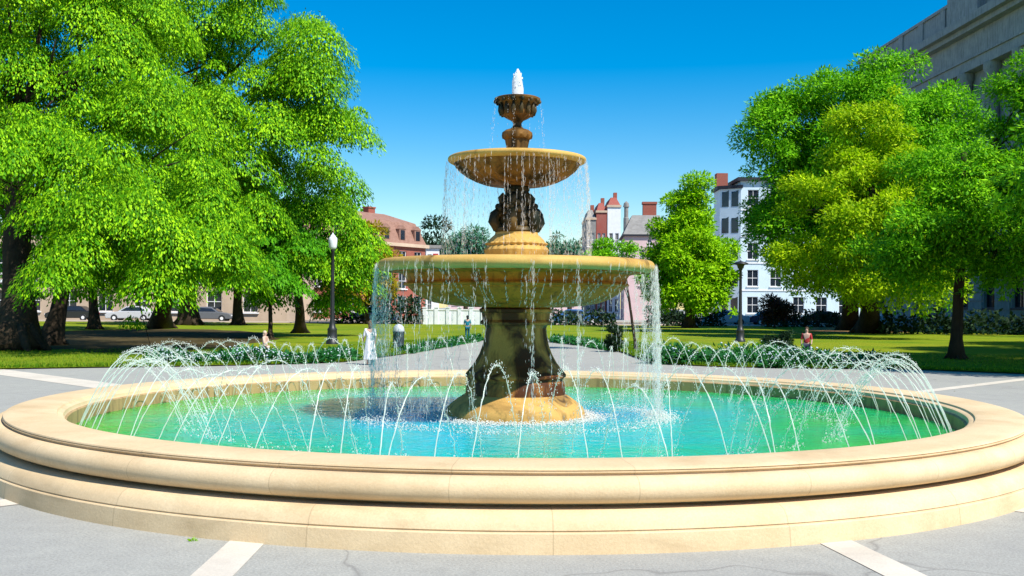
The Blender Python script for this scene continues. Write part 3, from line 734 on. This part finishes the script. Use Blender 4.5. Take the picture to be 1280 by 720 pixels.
# ------------------------------------------------------------------ buildings
def facade(mb,w,h,rects,u=(1,0),o=(0,0),z0=0,inset=.22):
    """wall sheet along direction u from o, facing to the right of u; openings get reveals"""
    n=(u[1],-u[0])
    xs=sorted({0,w,*[r[0] for r in rects],*[r[1] for r in rects]}); zs=sorted({z0,h,*[r[2] for r in rects],*[r[3] for r in rects]})
    P=lambda x,z,d=0:(o[0]+u[0]*x-n[0]*d,o[1]+u[1]*x-n[1]*d,z)
    for i in range(len(xs)-1):
        for j in range(len(zs)-1):
            xm=(xs[i]+xs[i+1])/2; zm=(zs[j]+zs[j+1])/2
            if any(r[0]<xm<r[1] and r[2]<zm<r[3] for r in rects): continue
            mb.quad(P(xs[i],zs[j]),P(xs[i+1],zs[j]),P(xs[i+1],zs[j+1]),P(xs[i],zs[j+1]))
    for a,b2,c,d in rects:
        k=inset
        mb.quad(P(a,c),P(b2,c),P(b2,c,k),P(a,c,k)); mb.quad(P(a,d,k),P(b2,d,k),P(b2,d),P(a,d))
        mb.quad(P(a,c),P(a,c,k),P(a,d,k),P(a,d)); mb.quad(P(b2,c,k),P(b2,c),P(b2,d),P(b2,d,k))
_win={}
def window(parent,w,h,loc,rz,frame='whitetrim',glass='glass',arch=False):
    key=(round(w,2),round(h,2),frame,glass)
    if key not in _win:
        b=MB(); t=.07
        b.box(-w/2,-w/2+t,-.04,.04,0,h); b.box(w/2-t,w/2,-.04,.04,0,h); b.box(-w/2+t,w/2-t,-.04,.04,0,t); b.box(-w/2+t,w/2-t,-.04,.04,h-t,h)
        b.box(-w/2+t,w/2-t,-.035,.035,h*.5-.035,h*.5+.035); b.box(-.025,.025,-.03,.03,t,h*.5-.035); b.box(-.025,.025,-.03,.03,h*.5+.035,h-t)
        f=MB(); f.v=b.v; f.f=b.f
        me=bpy.data.meshes.new('window'); me.from_pydata(b.v,[],b.f); me.materials.append(M[frame])
        g=MB(); g.box(-w/2+t*.5,w/2-t*.5,.045,.06,t*.5,h-t*.5); mg=bpy.data.meshes.new('pane'); mg.from_pydata(g.v,[],g.f); mg.materials.append(M[glass])
        s=MB(); s.box(-w/2-.12,w/2+.12,-.34,-.08,-.14,-.01); ms=bpy.data.meshes.new('sill'); ms.from_pydata(s.v,[],s.f); ms.materials.append(M[frame])
        _win[key]=(me,mg,ms)
    me,mg,ms=_win[key]
    o=link('window',me,None,parent,loc); o.rotation_euler=(0,0,rz)
    link('pane',mg,None,o); link('sill',ms,None,o); return o
def house(name,label,loc,rz,w,dp,h,front,side_l=(),side_r=(),wall='tan',frame='whitetrim',base=-.1):
    e=empty(name,loc,rz,label,'building'); mb=MB()
    facade(mb,w,h,front,(1,0),(0,0),base); facade(mb,dp,h,side_r,(0,1),(w,0),base); facade(mb,w,h,[],(-1,0),(w,dp),base); facade(mb,dp,h,side_l,(0,-1),(0,dp),base)
    mb.quad((0,0,h),(w,0,h),(w,dp,h),(0,dp,h))
    mb.build('wall',M[wall],e)
    for a,b2,c,d in front: window(e,b2-a,d-c,((a+b2)/2,.16,c),0,frame)
    for a,b2,c,d in side_l: window(e,b2-a,d-c,(.16,dp-(a+b2)/2,c),R(-90),frame)
    for a,b2,c,d in side_r: window(e,b2-a,d-c,(w-.16,(a+b2)/2,c),R(90),frame)
    return e
def grid(xs,w,zs,h): return [(x,x+w,z,z+h) for x in xs for z in zs]

# brown mansard house
A=W(385,384,128); A.z=0; B=W(531,384,146); B.z=0
ang=math.atan2(B.y-A.y,B.x-A.x); wl_=(B-A).length
n=7; sp=wl_/n
H=9.7
e=house('mansard_house','long brown brick house with a steep mansard roof of small dormers',A,ang,wl_,11,H,grid([sp*(i+.5)-.75 for i in range(n)],1.5,[.9,4.0,7.0],2.1),grid([2,6],1.3,[4,7],2),grid([2,6],1.3,[4,7],2),'brownbrick')
b=MB(); b.box(-.4,wl_+.4,-.4,11.4,H,H+.45); b.build('cornice',M['tan'],e)
mr=MB(); t0,t1,z0,z1=.0,1.1,H+.45,H+3.4
mr.add([(-.1,-.1,z0),(wl_+.1,-.1,z0),(wl_+.1,11.1,z0),(-.1,11.1,z0),(.9,t1,z1),(wl_-.9,t1,z1),(wl_-.9,10,z1),(.9,10,z1),(3.5,4.5,z1+1.3),(wl_-3.5,4.5,z1+1.3),(wl_-3.5,6.5,z1+1.3),(3.5,6.5,z1+1.3)],
   [(0,1,5,4),(1,2,6,5),(2,3,7,6),(3,0,4,7),(4,5,9,8),(5,6,10,9),(6,7,11,10),(7,4,8,11),(8,9,10,11)])
rf=mr.build('roof',M['slate'],e)
for i in range(n):
    x=sp*(i+.5); d=MB(); d.box(x-.65,x+.65,.05,1.4,H+.75,H+2.4); d.add([(x-.75,-.02,H+2.4),(x+.75,-.02,H+2.4),(x,-.02,H+2.95),(x-.75,1.6,H+2.4),(x+.75,1.6,H+2.4),(x,1.6,H+2.95)],[(0,1,2),(0,2,5,3),(1,4,5,2),(3,5,4),(0,3,4,1)])
    do=d.build('dormer',M['slate'],e)
    g=MB(); g.box(x-.42,x+.42,.02,.045,H+.95,H+2.25); g.build('pane',M['glass'],do)
d=MB(); d.box(wl_*.72,wl_*.72+1.3,5,6,H+4,H+5.4); d.box(wl_*.72-.1,wl_*.72+1.4,4.9,6.1,H+5.4,H+5.6); d.build('chimney',M['brownbrick'],e)

# white porch building just right of it
q=W(532,384,150); q.z=0
e=house('white_house','small white house with red doorway at the end of the brown house',q,R(8),1.9,9,10.0,grid([.2],.6,[1,4.2,7.2],1.9),wall='white')
d=MB(); d.box(-.3,2.2,-.3,9.3,10.0,10.4); d.build('roof',M['greyroof'],e)
d=MB(); d.box(1.0,1.75,-.05,-.003,7.0,9.2); d.build('door',plain('red_door_paint',(.5,.03,.04)),e)

# far pale building closing the vista
q=W(560,384,240); q.z=0
e=house('pale_building','far pale low building closing the vista behind the carved stem',q,0,34,14,14.5,grid([1+3.3*i for i in range(10)],1.4,[2,6,10],2.2),wall='pink')
d=MB(); d.box(-.4,34.4,-.4,14.4,14.5,15.0); d.build('roof',M['white'],e)

# narrow rowhouses
for x0,x1,yt,wm,rm,lab in ((732,744,274,'greyroof','greyroof','narrow dark grey house at the left end of the little row'),(744.5,757.5,265,'redbrick','redbrick','narrow red brick house with a cream gable in the little row'),(758.5,775,258,'white','redbrick','narrow white house with a red cap beside the pink house')):
    q=W(x0,384,150); q.z=0; w=W(x1,384,150).x-q.x; h=HC+(HY-yt)/F*150
    e=house('narrow_house',lab,q,0,w,9,h,grid([w*.14,w*.58],w*.28,[1,4.2,7.4,10.4],1.9),wall=wm)
    e['group']='narrow rowhouses beside the pink house'
    d=MB(); d.box(-.08,w+.08,-.15,9.1,h,h+.3); d.build('cornice',M['tan'],e)
    d=MB(); d.add([(.05,.1,h+.3),(w-.05,.1,h+.3),(w-.05,9,h+.3),(.05,9,h+.3),(w*.3,1.2,h+1.5),(w*.7,1.2,h+1.5),(w*.7,8,h+1.5),(w*.3,8,h+1.5)],[(0,1,5,4),(1,2,6,5),(2,3,7,6),(3,0,4,7),(4,5,6,7)]); rf=d.build('roof',M[rm],e)
    d=MB(); d.box(w*.55,w*.55+.5,2,2.8,h+1,h+2.3); d.build('chimney',M['brownbrick'],rf)
# pink house
q=W(780,384,138); q.z=0; w=W(829,384,138).x-q.x
e=house('pink_house','pale pink house with grey hipped roof and red chimney left of the lime tree',q,R(-3),w,9,11.3,grid([2.0,2.95],.55,[4.6,7.2],2.1)+[(3.0,3.5,9.8,10.7)],wall='pink')
d=MB(); d.add([(-.2,-.2,11.3),(w+.2,-.2,11.3),(w+.2,9.2,11.3),(-.2,9.2,11.3),(1.1,2,14.0),(w-.4,2,14.0),(w-.4,7,14),(1.1,7,14)],[(0,1,5,4),(1,2,6,5),(2,3,7,6),(3,0,4,7),(4,5,6,7)]); rf=d.build('roof',M['greyroof'],e)
d=MB(); d.box(-.3,w+.3,-.3,9.3,11.05,11.29); d.build('eaves',M['dark'],e)
d=MB(); d.box(2.6,4.4,3,4.2,13.6,15.6); d.box(2.5,4.5,2.9,4.3,15.6,15.9); d.build('chimney',M['brownbrick'],rf)
d=MB(); d.lathe([(.36,11.29),(.36,13.6),(.28,13.7),(.28,15.0),(.42,15.1),(.32,15.6),(0,15.9)],8,c=(.3,2)); d.build('pinnacle',M['greyroof'],rf)
# white flats
q=W(925,384,146); q.z=0; w=W(1165,384,146).x-q.x
zs=[1.0,4.75,8.5,12.2,15.9]
e=house('white_flats','tall white flats with a dark angled bay, behind the lamp without a globe',q,0,w,16,19.4,grid([.95+3.2*i for i in range(8)],1.55,zs,2.3),grid([2.2,5.5,8.8],1.3,zs,2.3),wall='paleblue')
d=MB(); d.box(-.5,w+.5,-.5,16.5,19.4,19.9); d.build('roof',M['dark'],e)
d=MB()
for z in (4.1,7.9,11.6,15.3):
    d=MB(); d.box(-.02,w,-.10,-.003,z,z+.22); d.build('string_course',M['white'],e)
# angled bay at its left corner
b=MB(); b.add([(-.01,.0,-.1),(-2.6,1.6,-.1),(-2.6,6,-.1),(-.01,6,-.1),(-.01,.0,18.4),(-2.6,1.6,18.4),(-2.6,6,18.4),(-.01,6,18.4)],[(1,0,4,5),(2,1,5,6),(4,7,6,5),(3,2,6,7)])
by=b.build('bay',M['paleblue'],e)
u=Vector((2.59,-1.6,0)).normalized(); nn=Vector((-u.y*-1,-u.x,0)); nn=Vector((u.y,-u.x,0))
for z in zs:
    for t in (.5,1.9):
        c=Vector((-2.6,1.6,0))+u*(t+.3); b=MB(); p0=c-u*.5+nn*.03; p1=c+u*.5+nn*.03
        b.add([(p0.x,p0.y,z),(p1.x,p1.y,z),(p1.x,p1.y,z+2.3),(p0.x,p0.y,z+1.8),*[(p.x-nn.x*.05,p.y-nn.y*.05,zz) for p,zz in ((p0,z),(p1,z),(p1,z+2.3),(p0,z+2.3))]],[(0,1,2,3),(1,0,4,5),(2,1,5,6),(3,2,6,7),(0,3,7,4)])
        b.build('bay_window',M['glass'],by)
b=MB(); b.add([(.2,-.4,18.4),(-3.0,1.4,18.4),(-3.0,6.2,18.4),(.2,6.2,18.4),(.2,-.4,18.85),(-3.0,1.4,18.85),(-3,6.2,18.85),(.2,6.2,18.85)],[(1,0,4,5),(2,1,5,6),(4,7,6,5),(3,2,6,7),(0,1,2,3)]); b.build('bay_roof',M['dark'],e)
d=MB(); d.box(-2.6,-1.0,4,5.6,18.85,21); d.build('chimney',M['brownbrick'],e)
# tan building behind the left trees
q=W(-120,384,104); q.z=0
e=house('tan_building','sunlit tan building seen low between the left tree trunks',q,0,38,14,9,grid([1.2+3.6*i for i in range(10)],1.5,[.9,4.6],2.1),wall='tan')
d=MB(); d.box(-.4,38.4,-.4,14.4,9,9.6); d.build('roof',M['greyroof'],e)
d=MB(); d.box(0,38,-.12,-.003,3.7,4.0); d.build('string_course',M['white'],e)

# grey neoclassical building on the right
th=R(-90)+math.atan(52/F)
q=W(1087,384,104); q.z=0
L=38.0
nb=empty('stone_building',q,th,'massive grey neoclassical stone building rising behind the right trees','building')
bays=[(1.0+4.2*i) for i in range(8)]
rects=grid([x+1.1 for x in bays],1.7,[1.8,6.4,11.2,15.6],2.9)
mb=MB(); facade(mb,L,20.3,rects,(1,0),(0,0),-.1,.35); facade(mb,30,20.3,[],(0,1),(L,0),-.1); facade(mb,L,20.3,[],(-1,0),(L,30),-.1); facade(mb,30,20.3,[],(0,-1),(0,30),-.1)
for k in range(13):
    z=.3+k*.68
    for a,b2 in zip([0]+[x+2.95 for x in bays],[x+.95 for x in bays]+[L]): mb.box(a,b2,-.10,-.003,z,z+.58)
mb.build('wall',M['limestone'],nb)
for a,b2,c,d in rects: window(nb,b2-a,d-c,((a+b2)/2,.28,c),0,'dark')
def course(name,z0,z1,out,m='limestone'):
    d=MB(); d.box(-out,L+out,-out,30+out,z0,z1); return d.build(name,M[m],nb)
course('architrave',20.3,21.1,.9); course('architrave',21.1,21.25,1.05); course('frieze',21.25,23.1,.85); course('cornice',23.1,23.5,1.5); course('cornice',23.5,24.1,2.0); course('parapet',24.1,26.2,.9); course('parapet_cap',26.2,26.45,1.05)
d=MB()
for i in range(9):
    d=MB(); d.box(.6+4.2*i,1.5+4.2*i,-1.02,-.897,24.1,26.2); d.build('parapet_pier',M['limestone'],nb)
for i,x in enumerate([.8]+[4.1+4.2*k for k in range(8)]):
    d=MB(); d.lathe([(.62,9.9),(.62,10.2),(.52,10.3),(.50,15),(.44,19.3),(.5,19.35),(.46,19.5),(.66,19.8),(.66,20.3)],20,c=(x,-.45),mod=lambda i,a,r,z:(r*(1+.03*math.cos(20*a)) if 2<=i<=4 else r,z)); d.build('column',M['limestone'],nb,smooth=True)
d=MB(); d.box(-.2,L+.2,-1.0,-.003,9.3,9.9); d.build('ledge',M['limestone'],nb)
# projecting attic block
d=MB(); d.box(20,25,-1.6,6,24.12,30.5); d.box(19.8,25.2,-1.8,6.2,30.5,31.0); d.build('attic_block',M['limestone'],nb)
d=MB(); d.box(25.2,37.8,-1.2,12,26.46,33); d.box(25.2,38,-1.5,12.2,33,33.6); d.build('attic',M['limestone'],nb)

# ------------------------------------------------------------------ street lamps
def post_profile(s): return [(.20*s,-.05),(.20*s,.10),(.16*s,.14),(.15*s,.50),(.16*s,.55),(.11*s,.62),(.085*s,.8),(.07*s,1.0),(.055*s,2.6),(.05*s,3.4),(.08*s,3.44),(.06*s,3.5)]
p=G(415,431); 
l=empty('street_lamp',(p.x,p.y,LZ),0,'black lamp post with a white globe on the left lawn','street lamp')
d=MB(); d.lathe([(r*1.3,z) for r,z in post_profile(1.0)],16); d.build('post',M['black'],l,smooth=True).scale=(1,1,1.12)
d=MB(); d.lathe([(.08,3.9),(.13,3.92),(.165,4.0),(.185,4.25),(.18,4.36),(.12,4.42)],16); d.build('globe',M['globe'],l,smooth=True)
d=MB(); d.lathe([(.115,4.42),(.10,4.47),(.04,4.52),(.0,4.60)],12); d.build('finial',M['globe'],l,smooth=True)
p=G(925,428); 
l=empty('street_lamp',(p.x,p.y,LZ),0,'black lamp post with a flat dark cap before the white flats','street lamp')
d=MB(); d.lathe([(r*1.25,z) for r,z in post_profile(1.0)],16); d.build('post',M['black'],l,smooth=True)
d=MB(); d.lathe([(.08,3.46),(.14,3.5),(.17,3.62),(.20,3.66)],14); d.build('lantern',M['black'],l,smooth=True)
d=MB(); d.lathe([(.20,3.66),(.36,3.68),(.37,3.73),(.22,3.80),(.05,3.84),(0,3.9)],16); d.build('cap',M['black'],l,smooth=True)

# waste bin
p=G(498,436)
l=empty('waste_bin',(p.x,p.y,LZ),0,'dark waste bin with a pale domed lid beside the walk','waste bin')
d=MB(); d.lathe([(.0,-.02),(.19,-.02),(.20,.05),(.21,.58),(.225,.60),(.225,.63),(.20,.63)],18,mod=lambda i,a,r,z:(r*(1+.03*math.cos(18*a)) if 1<i<4 else r,z)); d.build('body',plain('dark_slate_paint',(.05,.07,.09)),l,smooth=True)
d=MB(); d.lathe([(.215,.631),(.22,.68),(.19,.80),(.11,.88),(0,.91)],18); d.build('lid',plain('pale_grey_metal',(.6,.63,.66),.4,.5),l,smooth=True)
# weed at the step
p=(-2.2,-5.42,0)
P=[];A=[];Nn=[]
for k in range(30):
    v=unit(1)[0]; P.append((p[0]+v[0]*.02,p[1]+v[1]*.02,.0)); A.append((v[0],v[1],abs(v[2])+.3)); Nn.append((v[1],-v[0],.6))
wd=link('weed',mesh_np('weed',*leaves(np.array(P),np.array(A),np.array(Nn),rng.uniform(.015,.035,30),rng.uniform(.005,.009,30))),M['leaf_lime']); tag(wd,'tiny green weed growing at the foot of the basin step','weed')

P=[];A=[];Nn=[]
for k in range(150):
    a=rng.uniform(0,2*math.pi); r=rng.uniform(5.9,17); P.append((r*math.cos(a),r*math.sin(a),.006)); v=unit(1)[0]; A.append((v[0],v[1],.05)); Nn.append((rng.normal(0,.15),rng.normal(0,.15),1))
fl_=link('fallen_leaves',mesh_np('fallen_leaves',*leaves(np.array(P),np.array(A),np.array(Nn),rng.uniform(.03,.07,150),rng.uniform(.015,.035,150))),M['leaf_gold']); tag(fl_,'dry leaves scattered over the grey paving','fallen leaves',kind='stuff')
# ------------------------------------------------------------------ cars
def car(label,loc,rz,paint,van=False):
    e=empty('parked_car',loc,rz,label,'van' if van else 'car','vehicles parked along the street')
    Lc,Wc=(4.6,1.75) if not van else (5.2,1.95)
    if van: low=[(-2.55,.30),(-2.6,.7),(-2.55,2.2),(-2.4,2.3),(1.3,2.3),(1.5,2.2),(2.15,1.25),(2.5,1.1),(2.6,.7),(2.55,.30)]; cab=[(1.0,1.25),(1.42,2.1),(1.52,2.12),(2.1,1.27)]
    else: low=[(-2.25,.28),(-2.32,.6),(-2.28,.86),(-2.15,.94),(-1.5,.97),(.95,.95),(1.9,.83),(2.22,.72),(2.3,.5),(2.24,.26)]; cab=None
    def extr(prof,w,taper=1.0,zref=.9):
        b=MB(); n=len(prof)
        L1=[(x,-w/2*(1 if z<=zref else taper),z) for x,z in prof]; L2=[(x,w/2*(1 if z<=zref else taper),z) for x,z in prof]
        b.add(L1+L2,[tuple(range(n)),tuple(range(2*n-1,n-1,-1))]+[(i,i+n,(i+1)%n+n,(i+1)%n) for i in range(n)]); return b
    bd=extr(low,Wc,.86 if van else 1,1.1).build('body',paint,e,bevel=.06)
    if not van:
        cb=extr([(-1.75,.95),(-1.15,1.38),(-.9,1.43),(.1,1.44),(.35,1.40),(1.1,.93)],Wc*.94,.80,.97).build('roof',paint,e,bevel=.05)
        for s in (-1,1):
            b=MB(); y=s*(Wc*.47+.005); yt=s*(Wc*.376+.022)
            b.add([(-1.45,y,1.0),(.8,y,1.0),(.25,yt,1.35),(-1.05,yt,1.35)],[(0,1,2,3) if s<0 else (3,2,1,0)]); b.build('side_window',M['glass'],cb)
        b=MB(); b.add([(1.06,-.72,.985),(1.06,.72,.985),(.40,.60,1.385),(.40,-.60,1.385)],[(0,1,2,3)]); b.build('windscreen',M['glass'],cb)
    else:
        for s in (-1,1):
            b=MB(); y=s*(Wc*.43+.012); b.add([(.9,s*(Wc*.5*.93+.03),1.3),(1.95,s*(Wc*.5*.93+.03),1.3),(1.5,y,2.0),(.9,y,2.0)],[(0,1,2,3) if s<0 else (3,2,1,0)]); b.build('side_window',M['glass'],e)
    for x in (-1.4,1.4):
        for s in (-1,1):
            b=MB(); b.lathe([(.16,-.1),(.31,-.1),(.33,-.06),(.33,.06),(.31,.1),(.16,.1)],18,closed=True)
            b.v=[(vx+x,vz+s*(Wc/2-.06),vy+.33) for vx,vy,vz in b.v]; wh=b.build('wheel',M['black'],e)
            b=MB(); b.lathe([(.0,-.09),(.17,-.09),(.17,.09),(.0,.09)],12); b.v=[(vx+x,vz+s*(Wc/2-.055),vy+.33) for vx,vy,vz in b.v]; b.build('rim',M['globe'],wh)
    for s in (-1,1):
        b=MB(); b.box(2.24 if not van else 2.56,2.31 if not van else 2.62,s*.62-.15,s*.62+.15,.56,.68); b.build('headlight',M['globe'],e)
        b=MB(); b.box(-2.34 if not van else -2.62,-2.26 if not van else -2.56,s*.66-.12,s*.66+.12,.62,.82); b.build('tail_light',plain('red_lamp_lens',(.35,.01,.01)),e)
    return e
paints={k:plain(k+'_car_paint',c,.22,.6,.05) for k,c in dict(black=(.015,.016,.02),navy=(.02,.035,.09),silver=(.5,.52,.55),grey=(.12,.13,.15),white=(.78,.79,.8),blue=(.04,.12,.30)).items()}
ROADZ=.008; yk=far+6.6
for x,c,lab in ((468,'navy','navy car parked behind the hedge left of the fountain'),
        (722,'blue','blue car seen under the lower bowl right of the pedestal'),(842,'black','black car parked below the lime green tree'),
        (905,'silver','silver car parked left of the lamp with the flat cap'),(966,'navy','dark blue car parked near the copper leaved tree'),
        (1032,'black','black car parked behind the two thick right trunks'),(1120,'silver','silver car under the dark maple shade'),
        (90,'black','black car parked beyond the thickest elm trunk'),(165,'silver','pale grey car parked in front of the tan building'),(262,'grey','grey car parked between the far left trunks')):
    q=W(x,384,yk+D); car(lab,(q.x,q.y,ROADZ),0 if random.random()<.5 else math.pi,paints[c])
a=W(528,384,93.4); c=W(606,384,93.4); w=c.x-a.x
e=empty('garden_wall',(a.x,a.y,LZ),0,'low white wall with square piers left of the pedestal, below the lower bowl','wall')
d=MB(); d.box(0,w,-.12,.12,-.05,1.25); d.build('wall_panel',M['white'],e)
d=MB(); d.box(-.05,w+.05,-.17,.17,1.253,1.36); d.build('coping',M['whitetrim'],e)
for k in range(6):
    d=MB(); x=.2+(w-.4)*k/5; d.box(x-.16,x+.16,-.2,.2,-.05,1.45); d.box(x-.2,x+.2,-.24,.24,1.45,1.55); d.build('pier',M['white'],e)

# ------------------------------------------------------------------ people
skin=plain('skin',(.55,.34,.25),.5,.4,.1)
def skinned(name,joints,edges,radii,m,parent,sub=2):
    names=list(joints); me=bpy.data.meshes.new(name)
    me.from_pydata([joints[k] for k in names],[(names.index(a),names.index(c)) for a,c in edges],[]); me.materials.append(m)
    o=bpy.data.objects.new(name,me); col.objects.link(o); o.parent=parent
    me.attributes
    sm=o.modifiers.new('skin','SKIN'); sm.use_smooth_shade=True
    if not me.skin_vertices:
        bm=bmesh.new(); bm.from_mesh(me); bm.verts.layers.skin.verify(); bm.to_mesh(me); bm.free()
    for i,k in enumerate(names):
        sv=me.skin_vertices[0].data[i]; r=radii[k]; sv.radius=r if isinstance(r,tuple) else (r,r); sv.use_root=(i==0)
    ss=o.modifiers.new('sub','SUBSURF'); ss.levels=sub; ss.render_levels=sub
    return o
def person(label,x,y,h,rz,top_c,leg_c,hair_c,dress=False,hat=None,arm=(.1,.0)):
    p=G(x,y); e=empty('person',(p.x,p.y,LZ if p.length>19 else 0),rz,label,'person'); s=h/1.7
    J={'pelvis':(0,0,.92),'waist':(0,0,1.06),'chest':(0,-.01,1.30),'neck':(0,0,1.44),'headb':(0,-.01,1.52),'headm':(0,-.02,1.60),'headt':(0,-.01,1.675)}
    Rd={'pelvis':(.15,.11),'waist':(.125,.10),'chest':(.16,.11),'neck':.052,'headb':(.072,.085),'headm':(.078,.095),'headt':(.055,.065)}
    E=[('pelvis','waist'),('waist','chest'),('chest','neck'),('neck','headb'),('headb','headm'),('headm','headt')]
    for sd,sx in (('l',1),('r',-1)):
        f=arm[0] if sx>0 else arm[1]
        st=.10*sx
        J.update({'hip'+sd:(.09*sx,0,.86),'knee'+sd:(.10*sx,-.03+st*.4,.48),'ankle'+sd:(.10*sx,st*.9,.08),'toe'+sd:(.115*sx,-.15+st*.9,.035),
                  'sh'+sd:(.18*sx,0,1.38),'el'+sd:(.23*sx,-.02-f*.3,1.10),'wr'+sd:(.23*sx,-.08-f,.88+f*.9),'hand'+sd:(.225*sx,-.11-f*1.15,.80+f)})
        Rd.update({'hip'+sd:.088,'knee'+sd:.058,'ankle'+sd:.04,'toe'+sd:(.035,.03),'sh'+sd:.058,'el'+sd:.042,'wr'+sd:.028,'hand'+sd:(.036,.022)})
        E+=[('pelvis','hip'+sd),('hip'+sd,'knee'+sd),('knee'+sd,'ankle'+sd),('ankle'+sd,'toe'+sd),('chest','sh'+sd),('sh'+sd,'el'+sd),('el'+sd,'wr'+sd),('wr'+sd,'hand'+sd)]
    J={k:tuple(c*s for c in v) for k,v in J.items()}; 
    sc=lambda r,k=1:tuple(q*s*k for q in r) if isinstance(r,tuple) else r*s*k
    skinned('body',J,E,{k:sc(v) for k,v in Rd.items()},skin,e)
    def sub(name,ks,k,m):
        E2=[(a,c) for a,c in E if a in ks and c in ks]; skinned(name,{q:J[q] for q in ks},E2,{q:sc(Rd[q],k) for q in ks},m,e)
    cm=plain(label[:14].replace(' ','_')+'_cloth',top_c,.8,.1,.15)
    sub('shirt',['chest','waist','pelvis','shl','ell','shr','elr'],1.17,cm)
    if dress:
        b=MB(); b.lathe([(.14*s,1.10*s),(.17*s,.95*s),(.21*s,.7*s),(.25*s,.35*s),(.27*s,.22*s)],28,mod=lambda i,a,r,z:(r*(1+.05*i*.5*math.sin(7*a)),z)); b.build('skirt',cm,e,smooth=True)
    else:
        sub('trousers',['pelvis','hipl','kneel','anklel','hipr','kneer','ankler'],1.2,plain(label[-14:].replace(' ','_')+'_trousers',leg_c,.85,.1,.2))
    hm=plain(label[:8].replace(' ','_')+'_hair',hair_c,.7,.2,.3)
    b=MB(); b.ball((0,.02*s,1.625*s),.105*s,14,9,(.92,1.05,1.0)); b.ball((0,.07*s,1.53*s),.085*s,10,7,(.95,.7,1.3)); b.build('hat' if hat else 'hair',hm,e,smooth=True)
    # face: eyes, nose, ears, mouth
    f=MB()
    for sx in (-1,1): f.ball((.03*sx*s,-.108*s,1.605*s),.010*s,6,4)
    f.ball((0,-.105*s,1.545*s),.018*s,6,4,(1,.4,.35)); f.build('eyes_and_mouth',M['dark'],e)
    f=MB(); f.ball((0,-.118*s,1.578*s),.014*s,6,4,(.8,1,1.3))
    f.build('nose',skin,e,smooth=True)
    return e
person('person in a long white dress standing on the paving by the walk',462,456,1.18,R(200),(.82,.82,.82),(.8,.8,.8),(.16,.10,.05),dress=True)
person('toddler sized person in beige clothes and pale cap by the flower bed',331,455,.90,R(75),(.68,.50,.38),(.66,.52,.44),(.70,.52,.36),hat=True,arm=(.25,.15))
person('person in teal clothes walking on the far path left of the pedestal',584,425,1.15,R(190),(.02,.20,.27),(.02,.14,.20),(.03,.03,.03))
person('person in a red top behind the right hand jets',1008,456,1.05,R(-20),(.45,.05,.05),(.05,.06,.09),(.08,.05,.03))

# ------------------------------------------------------------------ light
EL,AZ=R(50),R(133)
sd=Vector((math.sin(AZ)*math.cos(EL),math.cos(AZ)*math.cos(EL),math.sin(EL)))
ld=bpy.data.lights.new('sun','SUN'); ld.energy=5.0; ld.angle=R(.5); ld.color=(1,.95,.86)
lo=bpy.data.objects.new('sun',ld); col.objects.link(lo); lo.rotation_euler=(-sd).to_track_quat('-Z','Y').to_euler()
w=bpy.data.worlds.new('World'); scn.world=w; w.use_nodes=True; nt=w.node_tree
sk=nt.nodes.new('ShaderNodeTexSky'); sk.sky_type='NISHITA'; sk.sun_disc=False; sk.sun_elevation=EL; sk.sun_rotation=AZ
sk.air_density=1.0; sk.dust_density=.3; sk.ozone_density=1.5; sk.altitude=0
hs=nt.nodes.new('ShaderNodeHueSaturation'); hs.inputs['Hue'].default_value=.5; hs.inputs['Saturation'].default_value=1.75; hs.inputs['Value'].default_value=.88
bg=nt.nodes['Background']; bg.inputs['Strength'].default_value=.13
nt.links.new(sk.outputs[0],hs.inputs['Color']); nt.links.new(hs.outputs[0],bg.inputs[0])
vs=scn.view_settings; vs.view_transform='Standard'; vs.look='None'; vs.gamma=1; vs.exposure=.48; vs.use_curve_mapping=False
scn.cycles.max_bounces=8; scn.cycles.transparent_max_bounces=24; scn.cycles.use_denoising=True
scn.cycles.sample_clamp_indirect=6
